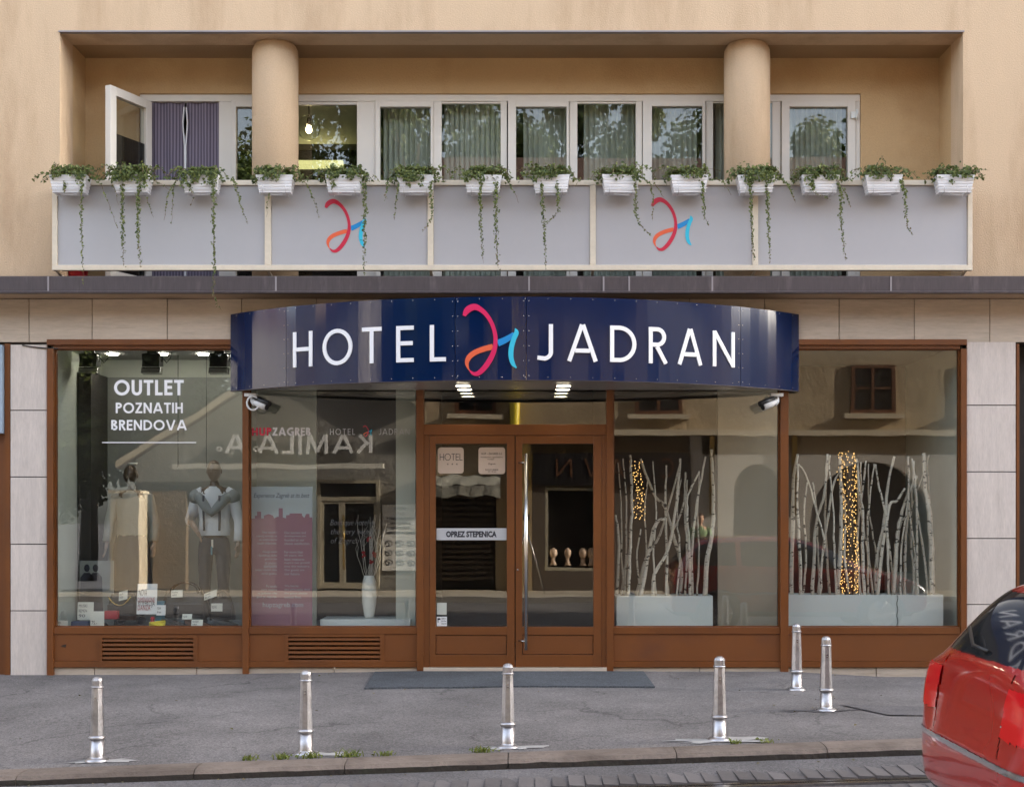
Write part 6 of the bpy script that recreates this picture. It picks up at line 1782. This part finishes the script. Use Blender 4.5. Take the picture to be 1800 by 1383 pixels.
# gabled shop at the left
ga = thing('gabled_house', (-5, OY, 0), 'grey gabled shop across the street, mirrored in the left windows', 'house')
gx0, gx1, gz = OX(236), OX(735), 2.75
apx, apz = OX(560), 2.75+.62*(OX(560)-OX(240))
MB().prism([(gx0, -.3), (gx1, -.3), (gx1, apz-.62*(gx1-apx)), (apx, apz), (gx0, gz)], 'y', OY-9, OY).build('wall', 'opp_wall_grey', ga)
for a, b in (((gx0-.35, gz-.22), (apx, apz)), ((apx, apz), (gx1+.1, apz-.62*(gx1+.1-apx)))):
    MB().prism([(a[0], a[1]+.02), (b[0], b[1]+.02), (b[0], b[1]+.20), (a[0], a[1]+.20)], 'y', OY-9.2, OY+.22).build('roof', 'roof_tile', ga)
    MB().prism([(a[0], a[1]+.04), (b[0], b[1]+.04), (b[0], b[1]+.17), (a[0], a[1]+.17)], 'y', OY+.221, OY+.26).build('verge_board', 'opp_plaster', ga)
ob(ga, 'plaster_pier', 'opp_plaster', 214, 262, 868, 1035, .0, .9)
ob(ga, 'pier_cap', 'opp_plaster', 210, 266, 862, 868, -.02, .95)
ob(ga, 'rough_wall', 'rough_render', 272, 330, 862, 1035, .0, .25)
ob(ga, 'light_strip', 'light_housing', 310, 676, 816, 824, .15, .45)
mb = MB(); word(mb, 'KAMILA', -OX(655), OZ(797), OX(655)-OX(452), OZ(764)-OZ(797), .17, FB, .05, sp=.12); mb.build('lettering', 'white_letter', ga)
mb = MB(); word(mb, 'A', -OX(430), OZ(797), OX(430)-OX(396), OZ(764)-OZ(797), .17, FB, .05); mb.build('lettering', 'white_letter', ga)
for px in (386, 450):
    q_ = MB(); ribbon_solid(q_, arc(-OX(px), OZ(790), .045, .045, 0, 360, 16), .03, FB, .05); q_.build('lettering', 'white_letter', ga)
dj = thing('shop_door', (OX(612), OY, 0), 'cream framed glass double door across the street, mirrored behind the vase', 'door')
a0, a1 = OX(558), OX(668); zt_, zm, zb_ = OZ(843), OZ(876), OZ(1033)
MB().frame(a0, a1, zb_, zt_, .07, OY+.02, OY+.16).build('frame', 'opp_frame', dj)
MB().box(a0+.07, a1-.07, OY+.03, OY+.14, zm-.04, zm+.04).build('transom', 'opp_frame', dj)
MB().box(a0+.07, a1-.07, OY+.05, OY+.07, zm+.041, zt_-.07).build('pane', 'opp_dark_glass', dj)
xm_ = OX(602)
for s, xa, xb in ((0, a0+.072, xm_-.003), (1, xm_+.003, a1-.072)):
    lf = MB().frame(xa, xb, zb_+.01, zm-.042, .06, OY+.05, OY+.12, wb=.12).build('door_leaf', 'opp_frame', dj)
    MB().box(xa+.061, xb-.061, OY+.07, OY+.08, zb_+.131, zm-.103).build('pane', 'opp_dark_glass', lf)
    if s: MB().tube([(xm_+.04, OY+.16, OZ(1000)), (xm_+.04, OY+.16, OZ(905))], .022, 8).build('pull_bar', 'gold', lf)
pst = thing('poster', (OX(702), OY+.02, 1), 'white jewellery service poster on the wall across the street, mirrored left of the entrance', 'poster')
ob(pst, 'board', 'paper_white', 671, 733, 886, 1003, .01, .04)
FP = face_back(OY+.041)
mb = MB()
for k_, s in enumerate(('SREBRO', 'ZLATO', 'POPRAVAK NAKITA', 'BUŠENJE UHA', 'GRAVIRANJE', 'IZMJENA BATERIJA')):
    wpx = 54*len(s)/16; print_text(mb, s, -OX(703+wpx/2), OZ(896+k_*9.0), OX(703+wpx/2)-OX(703-wpx/2), .07, FP, bold=.02, t=.002)
for k_ in range(9):
    cx_, cz_ = -OX(682+20*(k_ % 3)), OZ(955+17*(k_//3)); ribbon_solid(mb, arc(cx_, cz_, .08, .055, 0, 330, 14), .015, FP, .002); ribbon_solid(mb, arc(cx_+.03, cz_-.02, .04, .04, 0, 300, 10), .02, FP, .002)
mb.build('print', 'ink', pst)
# street building at the right of it
sb = thing('street_house', (4, OY, 0), 'two-storey tan street house with tiled roof, mirrored in the entrance and right windows', 'house')
wx0, wx1 = OX(738), 13.0
EZ = 6.8
def wall_holes(px_list):
    pass
MB().box(wx0, wx1, OY-8, OY-.3, -.3, EZ).build('core', 'opp_wall_tan', sb)
MB().box(wx0, OX(1235), OY-.3, OY, OZ(765), EZ).build('upper_wall', 'opp_wall_tan', sb)
MB().box(OX(1235), wx1, OY-.3, OY, OZ(798), EZ).build('upper_wall', 'opp_wall_tan', sb)
MB().box(wx0-.1, wx1, OY-.05, OY+.18, OZ(765), OZ(765)+.12).build('string_course', 'opp_plaster', sb)
MB().prism([(OY+.5, EZ-.1), (OY-4, 10.6), (OY-8.5, EZ-.1)], 'x', wx0-.1, wx1).build('roof', 'roof_tile', sb)
MB().box(wx0-.1, wx1, OY+.3, OY+.48, EZ-.24, EZ-.12).build('cornice', 'opp_plaster', sb)
ob(sb, 'pier', 'opp_wall_tan', 738, 760, 760, 1040, -.3, .0); ob(sb, 'pier', 'opp_wall_tan', 872, 935, 760, 1040, -.3, .0); ob(sb, 'pier', 'opp_pale', 1215, 1262, 760, 1040, -.3, .0)
ob(sb, 'shop_head', 'opp_wall_tan', 760, 872, 760, 836, -.3, .0)
sh = ob(sb, 'roller_shutter', 'sign_black', 760, 872, 836, 1040, -.3, -.2)
for k_ in range(17):
    ob(sh, 'slat', 'shutter_grey', 764, 868, 862+k_*9.5, 867.5+k_*9.5, -.2, -.16)
aw = MB(); aw.grid(14, 5, lambda u, v: (OX(748)+(OX(880)-OX(748))*u, OY+.05+.45*v, OZ(836)-.15*v-.07*v*v+.03*math.sin(u*21+v*5)), True)
aw.grid(20, 3, lambda u, v: (OX(748)+(OX(880)-OX(748))*u, OY+.52+.01*math.sin(u*30), OZ(836)-.23-.22*v+.03*math.sin(u*17)*v), True)
tag(aw.build('awning', 'awning_canvas'), 'tattered grey awning across the street, mirrored in the left door', 'awning')
# wig shop
ob(sb, 'fascia', 'sign_black', 936, 1215, 796, 852, -.25, .05)
for ch_, pa, pb in (('N', 978, 1006), ('V', 1026, 1052), ('A', 1074, 1098), ('C', 1160, 1184)):
    mb = MB(); word(mb, ch_, -OX(pb), OZ(838), OX(pb)-OX(pa), OZ(806)-OZ(838), .10, face_back(OY+.051), .01); mb.build('lettering', 'brown_leather', sb)
ob(sb, 'shop_wall', 'brown_room', 936, 958, 852, 1040, -.3, -.02)
swd = MB().frame(OX(958), OX(1070), OZ(1003), OZ(856), .06, OY-.2, OY-.02).build('shop_window', 'opp_frame', sb)
ob(sb, 'shop_niche', 'sign_black', 963, 1065, 857, 1003, -.298, -.28); ob(sb, 'shop_sill', 'brown_room', 958, 1070, 1003, 1040, -.3, -.02); ob(sb, 'shop_wall', 'brown_room', 1070, 1215, 852, 1040, -.3, -.02)
hd_me = None
for k_, px in enumerate((972, 999, 1026, 1040)):
    m_ = MB(); x = OX(px); z = OZ(978); m_.ellipsoid((x, OY-.16, z+.06), (.085, .09, .12), 14, 10); m_.lathe([(.08, -.20), (.045, -.14), (.045, -.04)], (x, OY-.16, z), 12)
    tag(m_.build('wig_stand', 'wig_head'), 'bald wig display head across the street, %s from the left in the mirrored right door' % ORD[k_], 'wig head', 'wig heads across the street')
# upper windows and arches
for j, (pa, pb, pt, pbm) in enumerate(((1116, 1200, 600, 728), (1496, 1576, 640, 726), (1690, 1770, 640, 726), (800, 872, 600, 728))):
    f_ = MB().frame(OX(pa), OX(pb), OZ(pbm), OZ(pt), .08, OY, OY+.06).build('window', 'brown_leather', sb)
    MB().box(OX(pa)+.081, OX(pb)-.081, OY-.02, OY+.02, OZ(pbm)+.08, OZ(pt)-.08).build('pane', 'opp_dark_glass', f_)
    xm2 = (OX(pa)+OX(pb))/2; MB().box(xm2-.03, xm2+.03, OY+.021, OY+.055, OZ(pbm)+.081, OZ(pt)-.081).build('glazing_bar', 'brown_leather', f_)
    zz = (OZ(pbm)+OZ(pt))/2; MB().box(OX(pa)+.082, OX(pb)-.082, OY+.021, OY+.05, zz-.02, zz+.02).build('glazing_bar', 'brown_leather', f_)
    MB().box(OX(pa)-.15, OX(pb)+.15, OY-.01, OY+.18, OZ(pbm)-.10, OZ(pbm)-.001).build('sill', 'opp_plaster', f_)
def arch_wall(pl_, pr_, al, ar, ptop):
    xl, xr, a_, b_ = OX(pl_), OX(pr_), OX(al), OX(ar); r_ = (b_-a_)/2; c_ = (a_+b_)/2; zs = OZ(ptop)-r_
    pts = [(xl, -.3), (a_, -.3), (a_, zs)]+[(c_-r_*math.cos(R(k*15)), zs+r_*math.sin(R(k*15))) for k in range(1, 12)]+[(b_, zs), (b_, -.3), (xr, -.3), (xr, OZ(798)-.001), (xl, OZ(798)-.001)]
    MB().prism(pts, 'y', OY-.298, OY).build('arch_wall', 'opp_pale', sb)
    MB().box(a_-.05, b_+.05, OY-.31, OY-.299, -.3, OZ(ptop)+.05).build('arch_door', 'dark_room', sb)
arch_wall(1262, 1392, 1290, 1376, 815); arch_wall(1392, 1690, 1425, 1640, 812)
ob(sb, 'pier', 'opp_pale', 1690, 1900, 798, 1040, -.3, .0)
yp = MB(); yp.tube([(OX(904), OY+.12, -.05), (OX(904), OY+.12, EZ-.2)], .11, 12); tag(yp.build('sunlit_strip', 'sunlit_yellow'), 'yellow strip for a sunlit wall gap across the street, mirrored above the entrance doors', 'wall_strip')  # sunlight on a wall gap between the houses, painted as a yellow strip
for px in (1252, 1396):
    q_ = MB(); q_.box(OX(px)-.05, OX(px)+.05, OY, OY+.10, OZ(905), OZ(755)); tag(q_.build('gilt_post', 'gold'), 'gilt wall lamp post across the street, mirrored by the beige blind' if px == 1252 else 'gilt wall lamp post across the street, mirrored beside the right mullion', 'post')
# houses added along the street to block horizon sky mirrored in the canopy
def added_house(x0, x1, y0, y1, h, label, front, m):
    t = thing('added_house', ((x0+x1)/2, y0, 0), label, 'house', 'houses added farther along the street')
    MB().box(x0, x1, min(y0, y1), max(y0, y1), -.3, h).build('wall', m, t)
    MB().prism([(min(y0, y1)-.3, h+.002), (max(y0, y1)+.3, h+.002), ((y0+y1)/2, h+3.2)], 'x', x0, x1).build('roof', 'roof_tile', t)
    n = int((x1-x0)/2.4)
    for r_ in range(int(h/3.2)):
        for k_ in range(n):
            xa = x0+(x1-x0)*(k_+.5)/n; zz = .9+3.2*r_
            w_ = MB().frame(xa-.55, xa+.55, zz, zz+1.7, .08, y0, y0+front*.05) if front > 0 else MB().frame(xa-.55, xa+.55, zz, zz+1.7, .08, y0-.05, y0)
            o_ = w_.build('window', 'opp_frame', t)
            ya, yb = sorted((y0+front*.002, y0+front*.02)); MB().box(xa-.47, xa+.47, ya, yb, zz+.08, zz+1.62).build('pane', 'opp_dark_glass', o_)
added_house(13.2, 27, OY, OY-8, 8.0, 'added pale house right of the arched gateway, mirrored at the right end of the canopy', 1, 'opp_pale')
added_house(27.2, 42, OY, OY-8, 10.5, 'added tan house far right, mirrored near the right end of the canopy', 1, 'opp_wall_tan')
added_house(42.2, 62, OY, OY-8, 9.0, 'added grey house farthest right, mirrored at the canopy edge', 1, 'opp_wall_grey')
added_house(-30, -17, OY, OY-8, 7.5, 'added pale house left beyond the trees, mirrored at the left end of the canopy', 1, 'opp_pale')
added_house(-50, -30.2, OY, OY-8, 10, 'added tan house farthest left, mirrored at the left canopy edge', 1, 'opp_wall_tan')
added_house(-50, -14.2, 0, 9, 12, 'added ochre house adjoining the hotel beyond the left edge of the photo', -1, 'opp_wall_tan')
added_house(85, 97, -32, 0, 14, 'tall house added to close off the sky at the far right street end', 1, 'opp_wall_tan')
added_house(-88, -76, -32, 6, 13, 'sunlit house added at the far left street end for the canopy reflection', 1, 'opp_wall_grey')
# trees behind the gabled house
def tree(x, y, H, rad, seed, label):
    q = random.Random(seed); t = thing('street_tree', (x, y, -.3), label, 'tree', 'trees behind the gabled house')
    tr = MB(); tr.tube([(x, y, -.3), (x+.1, y, H*.3), (x+q.uniform(-.3, .3), y+.1, H*.6), (x, y, H*.9)], [.28, .2, .12, .04], 10)
    fo = MB(); cl = []
    for k in range(40):
        a = q.uniform(0, 2*PI); f = q.uniform(.25, 1.0); rr_ = rad*math.sin(PI*min(1, (f-.15)/.95))**.6*q.uniform(.3, 1)
        c = Vector((x+math.cos(a)*rr_, y+math.sin(a)*rr_, H*f)); cl.append((c, q.uniform(.5, 1.0)*rad*.42))
        tr.tube([(x, y, H*f*.7), ((x+c.x)/2, (y+c.y)/2, H*f*.88), tuple(c)], [.06, .035, .012], 5, cap=False)
    for c, r_ in cl:
        for k in range(380):
            d = Vector((q.gauss(0, 1), q.gauss(0, 1), q.gauss(0, .8))); d.normalize(); p = c+d*r_*q.uniform(.3, 1.0)**.6
            leaf(fo, p, d+Vector((q.gauss(0, .6), q.gauss(0, .6), .5)), q.uniform(.10, .20), q)
    tr.build('trunk', 'bark', t); tag(fo.build('crown', 'tree_leaf', t), kind='stuff')
tree(-8.2, -20, 11.0, 3.0, 1, 'leafy tree behind the gabled house, mirrored in the left balcony windows')
tree(-4.6, -25.5, 15.2, 3.2, 2, 'tall tree mirrored in the balcony window beside the left column')
tree(-1.6, -25.5, 13.5, 2.8, 3, 'tree mirrored in the balcony windows above the hotel sign')
tree(-11.8, -18.5, 7.5, 2.6, 4, 'low leafy tree left of the gabled house, mirrored in the left shop window')
tree(3.2, -27, 14.0, 2.2, 5, 'slim tree rising behind the tiled roof, mirrored right of the balcony middle')
tree(-14.5, -21, 10, 3.2, 6, 'broad tree farthest left across the street, mirrored in the left shop window')

tree(-9.6, -23, 12.0, 3.6, 7, 'dense tree behind the gabled roof slope, mirrored at the top of the left shop window')
tree(-12.6, -26, 13.5, 4.0, 8, 'tall dense tree behind the broad one, mirrored at the left edge of the left window')
tree(-6.4, -23.5, 11.0, 3.2, 9, 'dense tree directly behind the gable apex, mirrored above the left awning strip')

tree(.8, -27, 14.2, 3.0, 10, 'tree behind the street house roof, mirrored in the middle balcony windows')
tree(-3.0, -23, 13.2, 3.0, 11, 'dense tree between the gabled house and the tan one, mirrored above the left logo')
tree(6.4, -27, 13.6, 2.8, 12, 'tree behind the tiled roof, mirrored in the sash window left of the right column')
tree(10.6, -27, 14.0, 3.0, 13, 'tree behind the tiled roof, mirrored in the closed balcony door')
# camera on its tripod (mirrored in the doors) and a passer-by
tp = thing('tripod', (0, -14.22, -.02), 'photo tripod with camera across the street, mirrored between the door leaves', 'tripod')
for k_ in range(3):
    a = R(90+120*k_); MB().tube([(0, -14.22, 1.28), (.24*math.cos(a), -14.22+.24*math.sin(a), .6), (.42*math.cos(a), -14.22+.42*math.sin(a), -.02)], [.02, .016, .012], 8).build('leg', 'steel', tp)
MB().tube([(0, -14.22, 1.2), (0, -14.22, 1.46)], .02, 10).build('column', 'black_plastic', tp)
cb_ = MB().box(-.07, .07, -14.27, -14.19, 1.48, 1.60).build('camera_body', 'black_plastic', tp, bevel=.01)
MB().tube([(0, -14.19, 1.545), (0, -14.08, 1.545)], .035, 16).build('lens', 'black_plastic', cb_)
pose = dict(kn_l=(-.09, .14, .50), an_l=(-.09, .16, .10), kn_r=(.09, -.02, .49), an_r=(.09, -.25, .14), el_l=(-.24, -.10, 1.15), wr_l=(-.22, .02, .95), el_r=(.24, .08, 1.16), wr_r=(.22, .24, 1.02))
figure('person', 3.5, -13.9, -.015, 1.62, 'person in pale green top walking across the street, mirrored right of the entrance', 'person', 1, pose, 'skin', 'green_cloth', 'navy_cloth', 'skin', 'skin', hair='hair')
